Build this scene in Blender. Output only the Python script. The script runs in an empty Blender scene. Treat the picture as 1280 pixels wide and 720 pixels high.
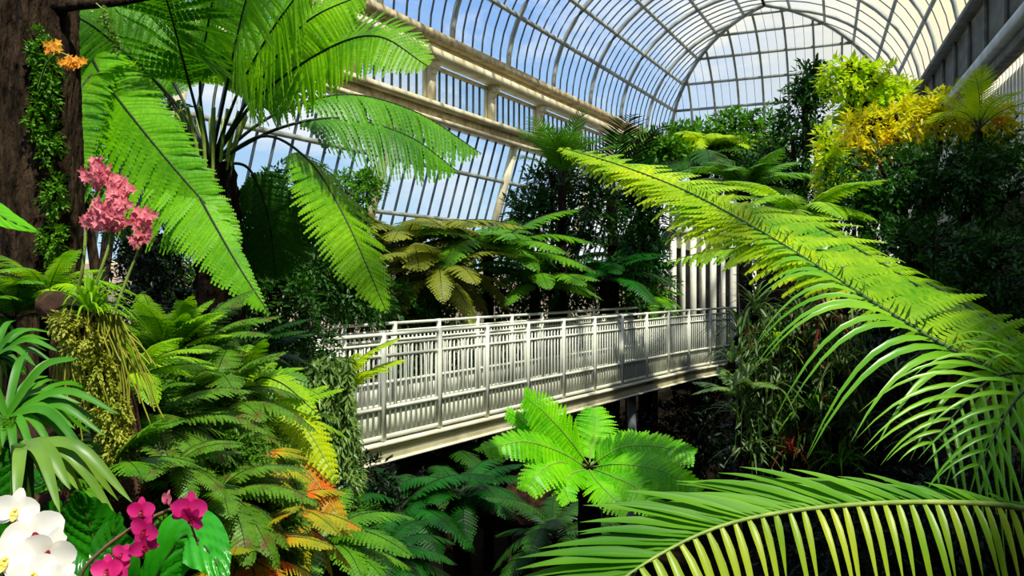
import bpy, math, random
import numpy as np
from mathutils import Vector, Matrix
random.seed(7); RNG = np.random.default_rng(7)
scene = bpy.context.scene
COL = scene.collection
EYE = 6.0; F = 1050.0; HZ = 350.0

def W(px, py, Y):
    return Vector(((px-640)/F*Y, Y, EYE-(py-HZ)/F*Y))

# ------------------------------------------------------------------ materials
MATS = {}
def nodes(name):
    m = bpy.data.materials.new(name); m.use_nodes = True
    nt = m.node_tree; nt.nodes.clear()
    return m, nt, nt.nodes, nt.links
def srgb(r, g, b):
    f = lambda c: ((c/255+0.055)/1.055)**2.4 if c/255 > 0.04045 else c/255/12.92
    return (f(r), f(g), f(b), 1)
def leafmat(name, c1, c2, trans=0.4, scale=2.0, accent=None, acc_t=0.6, rough=0.42, spec=0.35, acc_scale=None):
    m, nt, N, L = nodes(name)
    out = N.new('ShaderNodeOutputMaterial')
    tc = N.new('ShaderNodeTexCoord'); nz = N.new('ShaderNodeTexNoise'); nz.inputs['Scale'].default_value = scale; nz.inputs['Detail'].default_value = 2
    L.new(tc.outputs['Object'], nz.inputs['Vector'])
    ge = N.new('ShaderNodeNewGeometry'); oi = N.new('ShaderNodeObjectInfo')
    a = N.new('ShaderNodeMath'); a.operation = 'MULTIPLY_ADD'; a.inputs[1].default_value = 0.35
    L.new(ge.outputs['Random Per Island'], a.inputs[0])
    s = N.new('ShaderNodeMath'); s.operation = 'MULTIPLY_ADD'; s.inputs[1].default_value = 1.6; s.inputs[2].default_value = -0.55
    L.new(nz.outputs['Fac'], s.inputs[0]); L.new(s.outputs[0], a.inputs[2])
    b = N.new('ShaderNodeMath'); b.operation = 'MULTIPLY_ADD'; b.inputs[1].default_value = 0.2; b.use_clamp = True
    L.new(oi.outputs['Random'], b.inputs[0]); L.new(a.outputs[0], b.inputs[2])
    mx = N.new('ShaderNodeMix'); mx.data_type = 'RGBA'
    mx.inputs['A'].default_value = srgb(*c1); mx.inputs['B'].default_value = srgb(*c2)
    L.new(b.outputs[0], mx.inputs['Factor'])
    col = mx.outputs['Result']
    if accent:
        n2 = N.new('ShaderNodeTexNoise'); n2.inputs['Scale'].default_value = acc_scale or scale*1.3; n2.inputs['Detail'].default_value = 3
        L.new(tc.outputs['Object'], n2.inputs['Vector'])
        r = N.new('ShaderNodeMapRange'); r.inputs['From Min'].default_value = acc_t-0.06; r.inputs['From Max'].default_value = acc_t+0.08
        L.new(n2.outputs['Fac'], r.inputs['Value'])
        m2 = N.new('ShaderNodeMix'); m2.data_type = 'RGBA'; m2.inputs['B'].default_value = srgb(*accent)
        L.new(col, m2.inputs['A']); L.new(r.outputs['Result'], m2.inputs['Factor']); col = m2.outputs['Result']
    p = N.new('ShaderNodeBsdfPrincipled'); p.inputs['Roughness'].default_value = rough; p.inputs['Specular IOR Level'].default_value = spec
    L.new(col, p.inputs['Base Color'])
    t = N.new('ShaderNodeBsdfTranslucent'); L.new(col, t.inputs['Color'])
    ms = N.new('ShaderNodeMixShader'); ms.inputs[0].default_value = trans
    L.new(p.outputs[0], ms.inputs[1]); L.new(t.outputs[0], ms.inputs[2]); L.new(ms.outputs[0], out.inputs[0])
    MATS[name] = m; return m
def solid(name, c1, c2=None, rough=0.6, scale=5.0, metal=0.0, bump=0.0, bscale=30.0, spec=0.4, stretch=(1,1,1), lo=0.35, hi=0.65):
    m, nt, N, L = nodes(name)
    out = N.new('ShaderNodeOutputMaterial'); p = N.new('ShaderNodeBsdfPrincipled')
    p.inputs['Roughness'].default_value = rough; p.inputs['Metallic'].default_value = metal; p.inputs['Specular IOR Level'].default_value = spec
    L.new(p.outputs[0], out.inputs[0])
    tc = N.new('ShaderNodeTexCoord'); mp = N.new('ShaderNodeMapping'); mp.inputs['Scale'].default_value = stretch
    L.new(tc.outputs['Object'], mp.inputs['Vector'])
    nz = N.new('ShaderNodeTexNoise'); nz.inputs['Scale'].default_value = scale; nz.inputs['Detail'].default_value = 5
    L.new(mp.outputs[0], nz.inputs['Vector'])
    r = N.new('ShaderNodeMapRange'); r.inputs['From Min'].default_value = lo; r.inputs['From Max'].default_value = hi
    L.new(nz.outputs['Fac'], r.inputs['Value'])
    mx = N.new('ShaderNodeMix'); mx.data_type = 'RGBA'; mx.inputs['A'].default_value = srgb(*c1); mx.inputs['B'].default_value = srgb(*(c2 or c1))
    L.new(r.outputs['Result'], mx.inputs['Factor']); L.new(mx.outputs['Result'], p.inputs['Base Color'])
    if bump:
        n2 = N.new('ShaderNodeTexNoise'); n2.inputs['Scale'].default_value = bscale; n2.inputs['Detail'].default_value = 6
        L.new(mp.outputs[0], n2.inputs['Vector'])
        bp = N.new('ShaderNodeBump'); bp.inputs['Strength'].default_value = bump; bp.inputs['Distance'].default_value = 0.05
        L.new(n2.outputs['Fac'], bp.inputs['Height']); L.new(bp.outputs[0], p.inputs['Normal'])
    MATS[name] = m; return m
def glassmat(name, diff, tint, gloss=0.05, col=(235,232,215)):
    m, nt, N, L = nodes(name)
    out = N.new('ShaderNodeOutputMaterial')
    t = N.new('ShaderNodeBsdfTransparent'); t.inputs['Color'].default_value = tint
    d = N.new('ShaderNodeBsdfTranslucent'); d.inputs['Color'].default_value = srgb(*col)
    g = N.new('ShaderNodeBsdfGlossy'); g.inputs['Roughness'].default_value = 0.08
    m1 = N.new('ShaderNodeMixShader'); m2 = N.new('ShaderNodeMixShader'); m2.inputs[0].default_value = gloss
    tc = N.new('ShaderNodeTexCoord'); nz = N.new('ShaderNodeTexNoise'); nz.inputs['Scale'].default_value = 0.8; nz.inputs['Detail'].default_value = 4
    L.new(tc.outputs['Object'], nz.inputs['Vector'])
    r = N.new('ShaderNodeMapRange'); r.inputs['To Min'].default_value = diff*0.4; r.inputs['To Max'].default_value = diff*1.6
    L.new(nz.outputs['Fac'], r.inputs['Value']); L.new(r.outputs['Result'], m1.inputs[0])
    L.new(t.outputs[0], m1.inputs[1]); L.new(d.outputs[0], m1.inputs[2])
    L.new(m1.outputs[0], m2.inputs[1]); L.new(g.outputs[0], m2.inputs[2]); L.new(m2.outputs[0], out.inputs[0])
    MATS[name] = m; return m

leafmat('bright', (65,155,4), (145,218,14), 0.5, 3)
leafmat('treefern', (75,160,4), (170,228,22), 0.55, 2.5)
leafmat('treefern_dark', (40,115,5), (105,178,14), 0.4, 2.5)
leafmat('lime', (140,200,8), (228,238,25), 0.5, 3)
leafmat('limegreen', (75,160,8), (185,225,22), 0.45, 3)
leafmat('palmgreen', (60,155,10), (150,210,45), 0.4, 3, rough=0.3, spec=0.5)
leafmat('palmyellow', (110,165,25), (200,210,50), 0.4, 4, accent=(205,120,30), acc_t=0.68, rough=0.35)
leafmat('vivid', (70,180,3), (150,235,14), 0.45, 3)
leafmat('mid', (40,105,8), (105,165,24), 0.35, 2)
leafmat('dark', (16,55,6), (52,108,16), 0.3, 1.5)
leafmat('darker', (4,22,5), (12,44,10), 0.25, 1.5)  # near-black green; shade over the right-hand undergrowth is put into the colour
leafmat('deep', (8,62,6), (28,112,16), 0.35, 3)  # darkened green; dimness of the ferns below the bridge is painted in
leafmat('olive', (90,110,20), (160,165,50), 0.4, 1.5)
leafmat('yellow', (175,195,10), (252,232,25), 0.55, 1.5, accent=(240,150,25), acc_t=0.66)
leafmat('autumn', (110,150,20), (210,190,40), 0.45, 2.5, accent=(235,120,40), acc_t=0.55)
leafmat('mossfern', (55,105,20), (110,160,35), 0.4, 5, accent=(120,80,40), acc_t=0.68)
leafmat('cascade', (70,115,40), (135,165,80), 0.35, 5, rough=0.35, spec=0.5)
leafmat('strap', (30,95,5), (85,160,26), 0.25, 8, rough=0.42, spec=0.3)
leafmat('strap_light', (45,110,15), (150,185,70), 0.3, 8, rough=0.35)
leafmat('roots', (120,140,20), (190,190,70), 0.3, 12)
leafmat('palmdeep', (25,110,8), (130,190,35), 0.4, 3, rough=0.5, spec=0.25)
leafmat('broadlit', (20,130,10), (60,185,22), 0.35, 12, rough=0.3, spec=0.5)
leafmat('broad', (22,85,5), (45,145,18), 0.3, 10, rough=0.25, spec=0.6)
leafmat('brom', (28,58,18), (95,125,55), 0.3, 6, accent=(150,50,25), acc_t=0.66)
leafmat('redleaf', (70,18,12), (130,45,22), 0.4, 5)
leafmat('pinkpetal', (185,18,52), (255,165,178), 0.35, 60, rough=0.5)
leafmat('magenta', (205,15,110), (240,60,150), 0.35, 60, rough=0.45)
leafmat('crimson', (120,5,40), (170,10,60), 0.3, 60)
leafmat('whitepetal', (250,248,238), (255,253,245), 0.35, 20, rough=0.5)
leafmat('yellowpetal', (240,215,90), (250,230,130), 0.35, 20, rough=0.5)
leafmat('orangepetal', (235,150,20), (250,190,60), 0.4, 20)
solid('stem', (30,60,15), (60,95,25), 0.5, 20)
solid('darkstem', (14,26,10), (30,48,16), 0.5, 20)
solid('orchidstem', (70,90,40), (130,90,70), 0.5, 20)
solid('palestem', (110,140,50), (150,170,80), 0.5, 20)
solid('bark', (6,5,4), (78,62,46), 0.95, 26, bump=1.0, bscale=45, stretch=(1,1,0.22), spec=0.1, lo=.3, hi=.72)
solid('fiber', (12,8,6), (36,24,15), 0.95, 18, bump=1.0, bscale=40, stretch=(1,1,0.4), spec=0.1)
solid('soil', (12,10,7), (34,28,16), 1.0, 3, bump=0.6, bscale=8, spec=0.05)
solid('whitepaint', (222,219,200), (238,235,218), 0.4, 3, lo=0.3, hi=0.6)
solid('bluegrey', (120,135,140), (165,178,180), 0.4, 3)
solid('rail', (212,214,196), (228,230,214), 0.35, 4)
solid('beam', (205,200,172), (228,224,198), 0.5, 2.5, bump=0.1)
solid('deck', (120,120,110), (150,150,140), 0.7, 3)
solid('steel', (120,135,140), (160,172,175), 0.45, 3)
solid('bar', (52,66,74), (88,100,106), 0.5, 2)
solid('ribpaint', (118,124,120), (165,166,152), 0.5, 1.5)
solid('cornice', (196,182,140), (232,222,188), 0.6, 1.6, bump=0.3, bscale=6)
solid('moulding', (150,132,95), (205,190,150), 0.7, 4, bump=0.5, bscale=14)
solid('masonry', (150,134,118), (190,174,156), 0.85, 1.5, bump=0.4, bscale=9)
solid('fascia', (58,60,52), (92,92,80), 0.8, 1.2, bump=0.5, bscale=5, stretch=(1,1,3))
solid('darkwin', (12,14,16), (26,28,30), 0.3, 2)
solid('greybeam', (130,138,132), (168,174,166), 0.5, 2)
solid('roofgrey', (70,70,68), (105,104,98), 0.7, 3)
solid('darkwall', (18,17,13), (40,38,28), 0.95, 2, bump=.5, bscale=6, spec=0.05)
solid('rock', (40,30,24), (88,62,46), 0.95, 5, bump=1.0, bscale=10, spec=0.1)
glassmat('glass', 0.10, (0.93,0.97,0.99,1))
glassmat('sideglass', 0.12, (0.93,0.97,0.98,1), 0.06, (238,240,232))

# ------------------------------------------------------------------ geometry
class G:
    """collects geometry of ONE mesh; world coordinates, shifted to the parent's origin in build()"""
    def __init__(s): s.v = []; s.f = []; s.m = []; s.n = 0; s.slot = 0
    def add(s, V, Fc):
        V = np.asarray(V, dtype=float).reshape(-1, 3)
        s.v.append(V)
        if isinstance(Fc, np.ndarray):
            s.f.append((Fc + s.n)); s.m.append(np.full(len(Fc), s.slot))
        else:
            by = {}
            for f in Fc: by.setdefault(len(f), []).append(f)
            for k, l in by.items():
                s.f.append(np.array(l) + s.n); s.m.append(np.full(len(l), s.slot))
        s.n += len(V)
    def box(s, c, x, y, z):
        """c = centre, x,y,z = half-axis vectors"""
        c, x, y, z = Vector(c), Vector(x), Vector(y), Vector(z)
        V = [c + x*a + y*b + z*d for a in (-1,1) for b in (-1,1) for d in (-1,1)]
        s.add([tuple(p) for p in V], [(0,1,3,2),(4,6,7,5),(0,4,5,1),(2,3,7,6),(0,2,6,4),(1,5,7,3)])
    def tube(s, pts, r, sides=6, cap=True):
        pts = [Vector(p) for p in pts]; n = len(pts)
        rs = r if isinstance(r, (list, tuple)) else [r]*n
        V = []; Fc = []
        up = Vector((0,0,1)); prev = None
        for i, p in enumerate(pts):
            t = (pts[min(i+1,n-1)] - pts[max(i-1,0)]).normalized()
            if prev is None:
                a = t.cross(up); a = a if a.length > 1e-3 else t.cross(Vector((1,0,0)))
            else: a = prev - t*prev.dot(t)
            a.normalize(); prev = a; b = t.cross(a)
            for k in range(sides):
                q = 2*math.pi*k/sides; V.append(tuple(p + (a*math.cos(q) + b*math.sin(q))*rs[i]))
        for i in range(n-1):
            for k in range(sides):
                k2 = (k+1) % sides; Fc.append((i*sides+k, i*sides+k2, (i+1)*sides+k2, (i+1)*sides+k))
        s.add(V, Fc)
        if cap and sides > 4:
            s.add(V[:sides], [tuple(range(sides))[::-1]]); s.add(V[-sides:], [tuple(range(sides))])
    def beamline(s, pts, w, h, up=Vector((0,0,1))):
        """rectangular section swept along pts; w sideways, h along up"""
        pts = [Vector(p) for p in pts]; n = len(pts); V = []; Fc = []
        for i, p in enumerate(pts):
            t = (pts[min(i+1,n-1)] - pts[max(i-1,0)]).normalized()
            u = up(p, t) if callable(up) else up
            a = t.cross(u).normalized(); b = a.cross(t).normalized()
            for q, e in ((-1,-1),(1,-1),(1,1),(-1,1)): V.append(tuple(p + a*(w/2*q) + b*(h/2*e)))
        for i in range(n-1):
            for k in range(4):
                k2 = (k+1) % 4; Fc.append((i*4+k, i*4+k2, (i+1)*4+k2, (i+1)*4+k))
        Fc.append((3,2,1,0)); e = (n-1)*4; Fc.append((e,e+1,e+2,e+3))
        s.add(V, Fc)
    def leaves(s, P, D, Nn, Ln, Wd, fold=0.25, curl=0.0):
        """numpy: folded lance leaves; P base, D direction, Nn normal hint"""
        D = D/np.linalg.norm(D, axis=1, keepdims=True)
        S = np.cross(D, Nn); S /= (np.linalg.norm(S, axis=1, keepdims=True)+1e-9)
        Nn = np.cross(S, D)
        L1 = Ln[:, None]; W1 = Wd[:, None]
        base = P; mid = P + D*L1*0.42; tip = P + D*L1 - Nn*L1*curl
        l = mid + S*W1*0.5 + Nn*W1*fold; r = mid - S*W1*0.5 + Nn*W1*fold
        V = np.stack([base, l, tip, r], 1).reshape(-1, 3)
        k = np.arange(len(P))[:, None]*4
        s.add(V, np.concatenate([k + np.array([[0,1,2]]), k + np.array([[0,2,3]])], 0))
    def strips(s, P, D, Ln, Wd, drop, seg=5, side=None, fold=0.0, prof=None):
        """numpy: arching blades; drop = sag as fraction of length (vector of n)"""
        n = len(P); D = D/np.linalg.norm(D, axis=1, keepdims=True)
        up = np.array([0, 0, 1.0])
        S = np.cross(D, up) if side is None else side
        S = S/(np.linalg.norm(S, axis=1, keepdims=True)+1e-6)
        cols = 3 if fold else 2
        rows = []
        for i in range(seg+1):
            u = i/seg
            C = P + D*(Ln*u)[:, None] + np.array([0,0,-1.0])*((Ln*drop)*u**2.2)[:, None]
            w = (Wd*(prof(u) if prof else (0.35+0.65*math.sin(math.pi*min(u*1.15+0.12, 1))) if u < 0.999 else Wd*0.04) if not prof else Wd*prof(u))
            if not prof: w = Wd*max(0.05, math.sin(math.pi*(0.15+0.85*u))**0.7)
            A = C + S*(w/2)[:, None]; B = C - S*(w/2)[:, None]
            if fold:
                Nn = np.cross(S, D); Cm = C - Nn*(w*fold)[:, None]
                rows += [A, Cm, B]
            else: rows += [A, B]
        V = np.stack(rows, 1).reshape(-1, 3)
        per = (seg+1)*cols; k = np.arange(n)[:, None]*per; fs = []
        for i in range(seg):
            for c in range(cols-1):
                a = i*cols+c; fs.append(k + np.array([[a, a+1, a+1+cols, a+cols]]))
        s.add(V, np.concatenate(fs, 0))
    def mesh(s, name, mats, origin=Vector((0,0,0)), smooth=False):
        V = np.concatenate(s.v) - np.array(origin)
        me = bpy.data.meshes.new(name)
        me.vertices.add(len(V)); me.vertices.foreach_set('co', V.ravel().astype(np.float32))
        tot = sum(len(f)*f.shape[1] for f in s.f); nf = sum(len(f) for f in s.f)
        me.loops.add(tot); me.polygons.add(nf)
        me.loops.foreach_set('vertex_index', np.concatenate([f.ravel() for f in s.f]).astype(np.int32))
        ls = np.concatenate([np.full(len(f), f.shape[1]) for f in s.f])
        me.polygons.foreach_set('loop_start', np.concatenate([[0], np.cumsum(ls)[:-1]]).astype(np.int32))
        me.polygons.foreach_set('material_index', np.concatenate(s.m).astype(np.int32))
        if smooth: me.polygons.foreach_set('use_smooth', np.ones(nf, dtype=bool))
        for m in (mats if isinstance(mats, (list, tuple)) else [mats]): me.materials.append(MATS[m])
        me.update(calc_edges=True); me.validate()
        return me
    def build(s, name, mats, parent=None, label=None, smooth=False, origin=None, kind=None):
        off = worldloc(parent) if parent else (origin or Vector((0,0,0)))
        if origin is not None: off = origin
        o = bpy.data.objects.new(name, s.mesh(name, mats, off, smooth)); COL.objects.link(o)
        if parent: o.parent = parent; o.location = off - worldloc(parent)
        else: o.location = off
        if label: o['label'] = label
        if kind: o['kind'] = kind
        return o
def worldloc(o):
    v = Vector((0,0,0))
    while o: v = v + o.location; o = o.parent
    return v
def thing(name, label, cat, loc, group=None):
    o = bpy.data.objects.new(name, None); COL.objects.link(o); o.location = loc; o.empty_display_size = 0.1
    o['label'] = label; o['category'] = cat
    if group: o['group'] = group
    return o
def spline(pts, n=24):
    """Catmull-Rom through pts, n+1 samples"""
    P = [Vector(p) for p in pts]; P = [P[0]*2-P[1]] + P + [P[-1]*2-P[-2]]; out = []
    m = len(P)-3
    for i in range(n+1):
        u = i/n*m; k = min(int(u), m-1); t = u-k
        a, b, c, d = P[k:k+4]
        out.append(0.5*((2*b) + (c-a)*t + (2*a-5*b+4*c-d)*t*t + (3*b-a-3*c+d)*t**3))
    return out
def arc(pts, s):
    L = [0]
    for a, b in zip(pts, pts[1:]): L.append(L[-1] + (b-a).length)
    x = s*L[-1]
    for i in range(len(pts)-1):
        if x <= L[i+1] or i == len(pts)-2:
            t = (x-L[i])/max(L[i+1]-L[i], 1e-9); return pts[i].lerp(pts[i+1], t), (pts[i+1]-pts[i]).normalized()

# ---- fronds -------------------------------------------------------
def fern_blade(g, path, nrm, width, n=30, s0=0.12, fwd=0.35, pn=11, droop=0.15, prof=None, pw=0.4, rnd=0.08, sides=(1,-1), ov=0.78, asym=1.0):
    """bipinnate blade: serrated pinnae both sides. width = half width"""
    prof = prof or (lambda u: math.sin(math.pi*(0.12+0.88*u)**0.85)**0.8)
    Lt = sum((b-a).length for a, b in zip(path, path[1:]))
    step = Lt*(1-s0)/n
    V = []; Fc = []
    for i in range(n):
        u = (i+0.5)/n; P, T = arc(path, s0+(1-s0)*u)
        S = T.cross(nrm).normalized(); Nb = S.cross(T).normalized()
        for sd in sides:
            L = width*max(prof(u), 0.06)*random.uniform(1-rnd, 1+rnd)*(asym if sd < 0 else 1)
            d = (S*sd*math.cos(fwd) + T*math.sin(fwd) - Nb*random.uniform(0.0, 0.18)).normalized()
            Pw = min(L*pw, step*ov)
            m = max(3, int(pn*max(0.4, prof(u))))
            q = d.cross(Nb).normalized()
            for k in range(m):
                v = k/m; c = P + d*(L*v) + Vector((0,0,-1))*(droop*L*v*v)
                c2 = P + d*(L*(v+1.0/m)) + Vector((0,0,-1))*(droop*L*(v+1.0/m)**2)
                w = Pw*(1-v**2.6)*(0.9+0.1*math.sin(k)) + 0.0006
                for e in (1, -1):
                    b = len(V)
                    tp = c + q*e*w + (c2-c)*0.75 - Nb*w*0.25; tb = c + q*e*w*0.75 + (c2-c)*0.02 - Nb*w*0.12
                    V += [tuple(c), tuple(c2), tuple(tp), tuple(tb)]
                    Fc.append((b, b+1, b+2, b+3))
    g.add(V, Fc)
def palm_blade(g, path, nrm, width, n=40, s0=0.1, fwd=0.6, droop=0.4, lw=0.03, prof=None, sides=(1,-1), seg=6, lift=0.25, rnd=0.1, fold=0.22):
    prof = prof or (lambda u: math.sin(math.pi*(0.18+0.8*u)**0.9)**0.7)
    P0=[];D0=[];L0=[];W0=[];DR=[];SD=[]
    for i in range(n):
        u = (i+0.5)/n; P, T = arc(path, s0+(1-s0)*u)
        S = T.cross(nrm).normalized(); Nb = S.cross(T).normalized()
        if prof(u) < .07: continue
        for sd in sides:
            d = (S*sd*math.cos(fwd) + T*math.sin(fwd) + Nb*(lift+random.uniform(-.12,.12)) + T*random.uniform(-.06,.06)).normalized()
            P0.append(P); D0.append(d); L0.append(width*prof(u)*random.uniform(1-rnd,1+rnd)); W0.append(lw*(0.5+0.5*prof(u))); DR.append(droop*random.uniform(.8,1.25))
            SD.append(d.cross(Nb).normalized())
    a = lambda x: np.array([tuple(p) for p in x])
    g.strips(a(P0), a(D0), np.array(L0), np.array(W0), np.array(DR), seg, a(SD), fold, prof=lambda u: (0.45+0.55*min(1,u*4))*(1-u**2.2)+0.02)
def hero_frond(parent, pts, nrm, width, mat, kind='fern', name='frond', stemmat='darkstem', r=0.008, n=30, label=None, rib='midrib', **kw):
    path = spline(pts, 30); nrm = Vector(nrm).normalized()
    g = G()
    (fern_blade if kind == 'fern' else palm_blade)(g, path, nrm, width, n=n, **kw)
    o = g.build(name, mat, parent, label)
    g = G(); m = len(path); g.tube(path, [r*(1-0.8*i/(m-1)) for i in range(m)], 6)
    g.build(rib, stemmat, o, smooth=True)
    return o

PROTO = {}
def proto_frond(kind, mat, stem='darkstem', v=0, **kw):
    key = (kind, mat, v)
    if key in PROTO: return PROTO[key]
    rise = [0.30, 0.22, 0.38][v % 3]; sag = [0.42, 0.30, 0.62][v % 3]
    path = [Vector((u, 0.04*math.sin(3*u+v), rise*u*1.6 - (rise*1.2+sag)*u*u*0.9)) for u in [i/16 for i in range(17)]]
    g = G()
    if kind == 'fern': fern_blade(g, path, Vector((0,0,1)), kw.get('width', 0.2), n=kw.get('n', 22), pn=kw.get('pn', 8), s0=kw.get('s0', .15), droop=.25)
    elif kind == 'palm': palm_blade(g, path, Vector((0,0,1)), kw.get('width', 0.3), n=kw.get('n', 24), lw=kw.get('lw', .022), s0=.2, seg=4)
    elif kind == 'strap':
        p = np.array([[0,0,0.0]]); g.strips(p, np.array([[1,0,.75]]), np.array([1.15]), np.array([kw.get('w', .07)]), np.array([.55+.25*v]), 8, fold=.18)
    g.slot = 1
    if kind != 'strap': g.tube(path, [0.009*(1-.8*i/16) for i in range(17)], 4, cap=False)
    PROTO[key] = g.mesh(kind+'_frond', [mat, stem]); return PROTO[key]
def crown(parent, base, kind, mat, n, size, tilt=(-10, 35), az=(0, 360), name='frond', jit=0.15, stem='darkstem', **kw):
    for i in range(n):
        me = proto_frond(kind, mat, stem, i % 3, **kw)
        o = bpy.data.objects.new(name, me); COL.objects.link(o); o.parent = parent
        o.location = Vector(base) - parent.location
        a = math.radians(az[0] + (az[1]-az[0])*(i+random.uniform(-.3,.3))/n); t = -math.radians(random.uniform(*tilt))
        o.rotation_euler = (0, t, a); s = size*random.uniform(1-jit, 1+jit); o.scale = (s, s, s)

# ---- terrain ------------------------------------------------------
def sm(a, b, x):
    t = min(max((x-a)/(b-a), 0), 1); return t*t*(3-2*t)
def ground(x, y):
    nz = 0.18*math.sin(x*1.7+y*.6)+0.12*math.sin(y*2.1-x)
    l = 5.0*sm(0.1, -1.3, x + 0.12*(y-3))*(1-sm(5.0, 10.0, y)) if y < 10 else 0
    l2 = 3.2*sm(-2.0, -4.0, x)*(1-sm(14, 22, y))
    r = 4.7*sm(0.9, 3.4, x - 0.16*(y-3))*(1-sm(11, 17, y))
    c = 4.0*(1-sm(0.4, 1.6, y))
    return max(l, l2, r, c, 0.0) + nz*0.5*(1 if max(l, l2, r) > .5 else .3)
def stuff_stem_base(x, y): return Vector((x, y, ground(x, y)-0.02))

# ------------------------------------------------------------------ setting
U = 14.0
NL = Vector((.469, .883, 0)); NR = Vector((.318, .948, 0)); E = Vector((.910, -.4147, 0)).normalized()
CL = Vector((.6233*U, 3.305*U, 0)); CR = CL + E*(.8068*U)
HS = EYE + .528*U; B = .38*U; LT = 60.0; WE = .8068*U
def Lp(v): return CL - NL*(1-v)*LT
def Rp(v): return CR - NR*(1-v)*LT
TH = [math.radians(a) for a in (0, 20, 35, 50, 65, 80, 90)]
FR = [(1-math.cos(t))/2 for t in TH]; BZ = [B*math.sin(t) for t in TH]
def vat(d): return 1 - d/LT
VJ = [vat(WE*f) for f in FR]           # hip parameter of each ring
def vp(v, fr, side):                    # vault point from fraction on the chord
    th = math.acos(1-2*fr); z = HS + B*math.sin(th)
    a, b = Lp(v), Rp(v); q = fr if side < 0 else 1-fr
    p = a.lerp(b, q); return Vector((p.x, p.y, z))
def endp(g_, fr):                      # end face: g_ across, inset by ring fr
    th = math.acos(1-2*fr); v = vat(WE*fr); a, b = Lp(v), Rp(v); p = a.lerp(b, g_); return Vector((p.x, p.y, HS + B*math.sin(th)))
FF = [(1-math.cos(math.radians(a)))/2 for a in range(0, 91, 6)]
# ground
g = G(); xs = np.linspace(-24, 34, 117); ys = np.linspace(-8, 60, 137)
V = [(x, y, ground(x, y)) for y in ys for x in xs]
nx = len(xs); Fc = np.array([(j*nx+i, j*nx+i+1, (j+1)*nx+i+1, (j+1)*nx+i) for j in range(len(ys)-1) for i in range(nx-1)])
g.add(V, Fc); g.build('ground', 'soil', smooth=True, kind='structure')
# vault glass
g = G(); vs = np.linspace(0, 1, 41)
for side in (-1, 1):
    for i in range(40):
        for k in range(len(FF)-1):
            f0, f1 = FF[k], FF[k+1]
            v0, v1 = vs[i], vs[i+1]
            c = [min(v0, vat(WE*f0)), min(v1, vat(WE*f0)), min(v1, vat(WE*f1)), min(v0, vat(WE*f1))]
            if c[0] == c[1] and c[2] == c[3]: continue
            g.add([tuple(vp(c[0], f0, side)), tuple(vp(c[1], f0, side)), tuple(vp(c[2], f1, side)), tuple(vp(c[3], f1, side))], [(0,1,2,3)])
for k in range(len(FF)-1):
    f0, f1 = FF[k], FF[k+1]
    for j in range(10):
        a0, a1 = f0+(1-2*f0)*j/10, f0+(1-2*f0)*(j+1)/10; b0, b1 = f1+(1-2*f1)*j/10, f1+(1-2*f1)*(j+1)/10
        g.add([tuple(endp(a0, f0)), tuple(endp(a1, f0)), tuple(endp(b1, f1)), tuple(endp(b0, f1))], [(0,1,2,3)])
ceiling = g.build('ceiling', 'glass', kind='structure')
def archpts(v, side, ins=0.0):
    out = []
    for f in FF:
        if v > vat(WE*f) + 1e-6: break
        p = vp(v, f, side); out.append(p)
    if len(out) < len(FF):             # finish on the hip
        fh = (1-v)*LT/WE
        if fh < 0.5: out.append(vp(v, fh, side))
    return out
def csec(p, t):
    c = (Lp(.5)+Rp(.5))/2; return Vector((0,0,1)) if abs(t.z) < .8 else NL
def sweep(name, pts, w, h, mat):
    if len(pts) < 2 or (pts[0]-pts[-1]).length < .1: return
    g = G(); g.beamline(pts, w, h, csec); g.build(name, mat, ceiling)
d = 0.3; i = 0
while d < 46:
    sweep('arch_rib' if i % 6 == 0 else 'glazing_bar', archpts(vat(d), -1), *((.12,.16,'ribpaint') if i % 6 == 0 else (.04,.055,'bar')))
    d += .62; i += 1
d = 0.6; i = 0
while d < 40:
    sweep('arch_rib' if i % 3 == 0 else 'glazing_bar', archpts(vat(d), 1), *((.13,.16,'ribpaint') if i % 3 == 0 else (.035,.05,'bar')))
    d += 1.35; i += 1
for j in range(1, 7):
    for side in (-1, 1):
        sweep('purlin', [vp(v, FR[j], side) for v in np.linspace(.1, VJ[j], 24)], .11, .13, 'ribpaint')
    if j < 6: sweep('purlin', [endp(FR[j], FR[j]), endp(1-FR[j], FR[j])], .11, .13, 'ribpaint')
for side in (0, 1):
    sweep('hip_rib', [endp(f if side == 0 else 1-f, f) for f in FF], .15, .18, 'ribpaint')
for k in range(1, 27):
    q = k/27; pts = [endp(q, f) for f in FF if f <= min(q, 1-q)]
    fh = min(q, 1-q)
    if pts and fh < .5: pts.append(endp(q, fh))
    sweep('arch_rib' if k % 3 == 0 else 'glazing_bar', pts, *((.10,.13,'ribpaint') if k % 3 == 0 else (.018,.02,'bar')))

# left wall: cornice, clerestory, sill beam, leaning glass, masonry
OUTL = Vector((-.883, .469, 0)); Z = Vector((0,0,1))
def lw(t, out, h): p = CL - NL*t + OUTL*out; return Vector((p.x, p.y, EYE+h))
g = G()
g.beamline([lw(-1, .35, -3.2), lw(LT, .35, -3.2)], .5, 7.0)
wl = g.build('wall_left', 'masonry', kind='structure')
def lband(name, out, h, w, hh, mat):
    g = G(); g.beamline([lw(-.5, out, h), lw(LT, out, h)], w, hh); g.build(name, mat, wl)
lband('cornice', -.05, 7.28, .55, .26, 'moulding'); lband('cornice', .1, 7.0, .3, .3, 'cornice')
lband('cornice', -.12, 6.74, .5, .26, 'cornice')
lband('sill_beam', -.02, 5.25, .5, .16, 'cornice'); lband('sill_beam', .1, 5.02, .3, .3, 'moulding'); lband('sill_beam', .02, 4.82, .42, .12, 'cornice')
wn = 0
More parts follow.
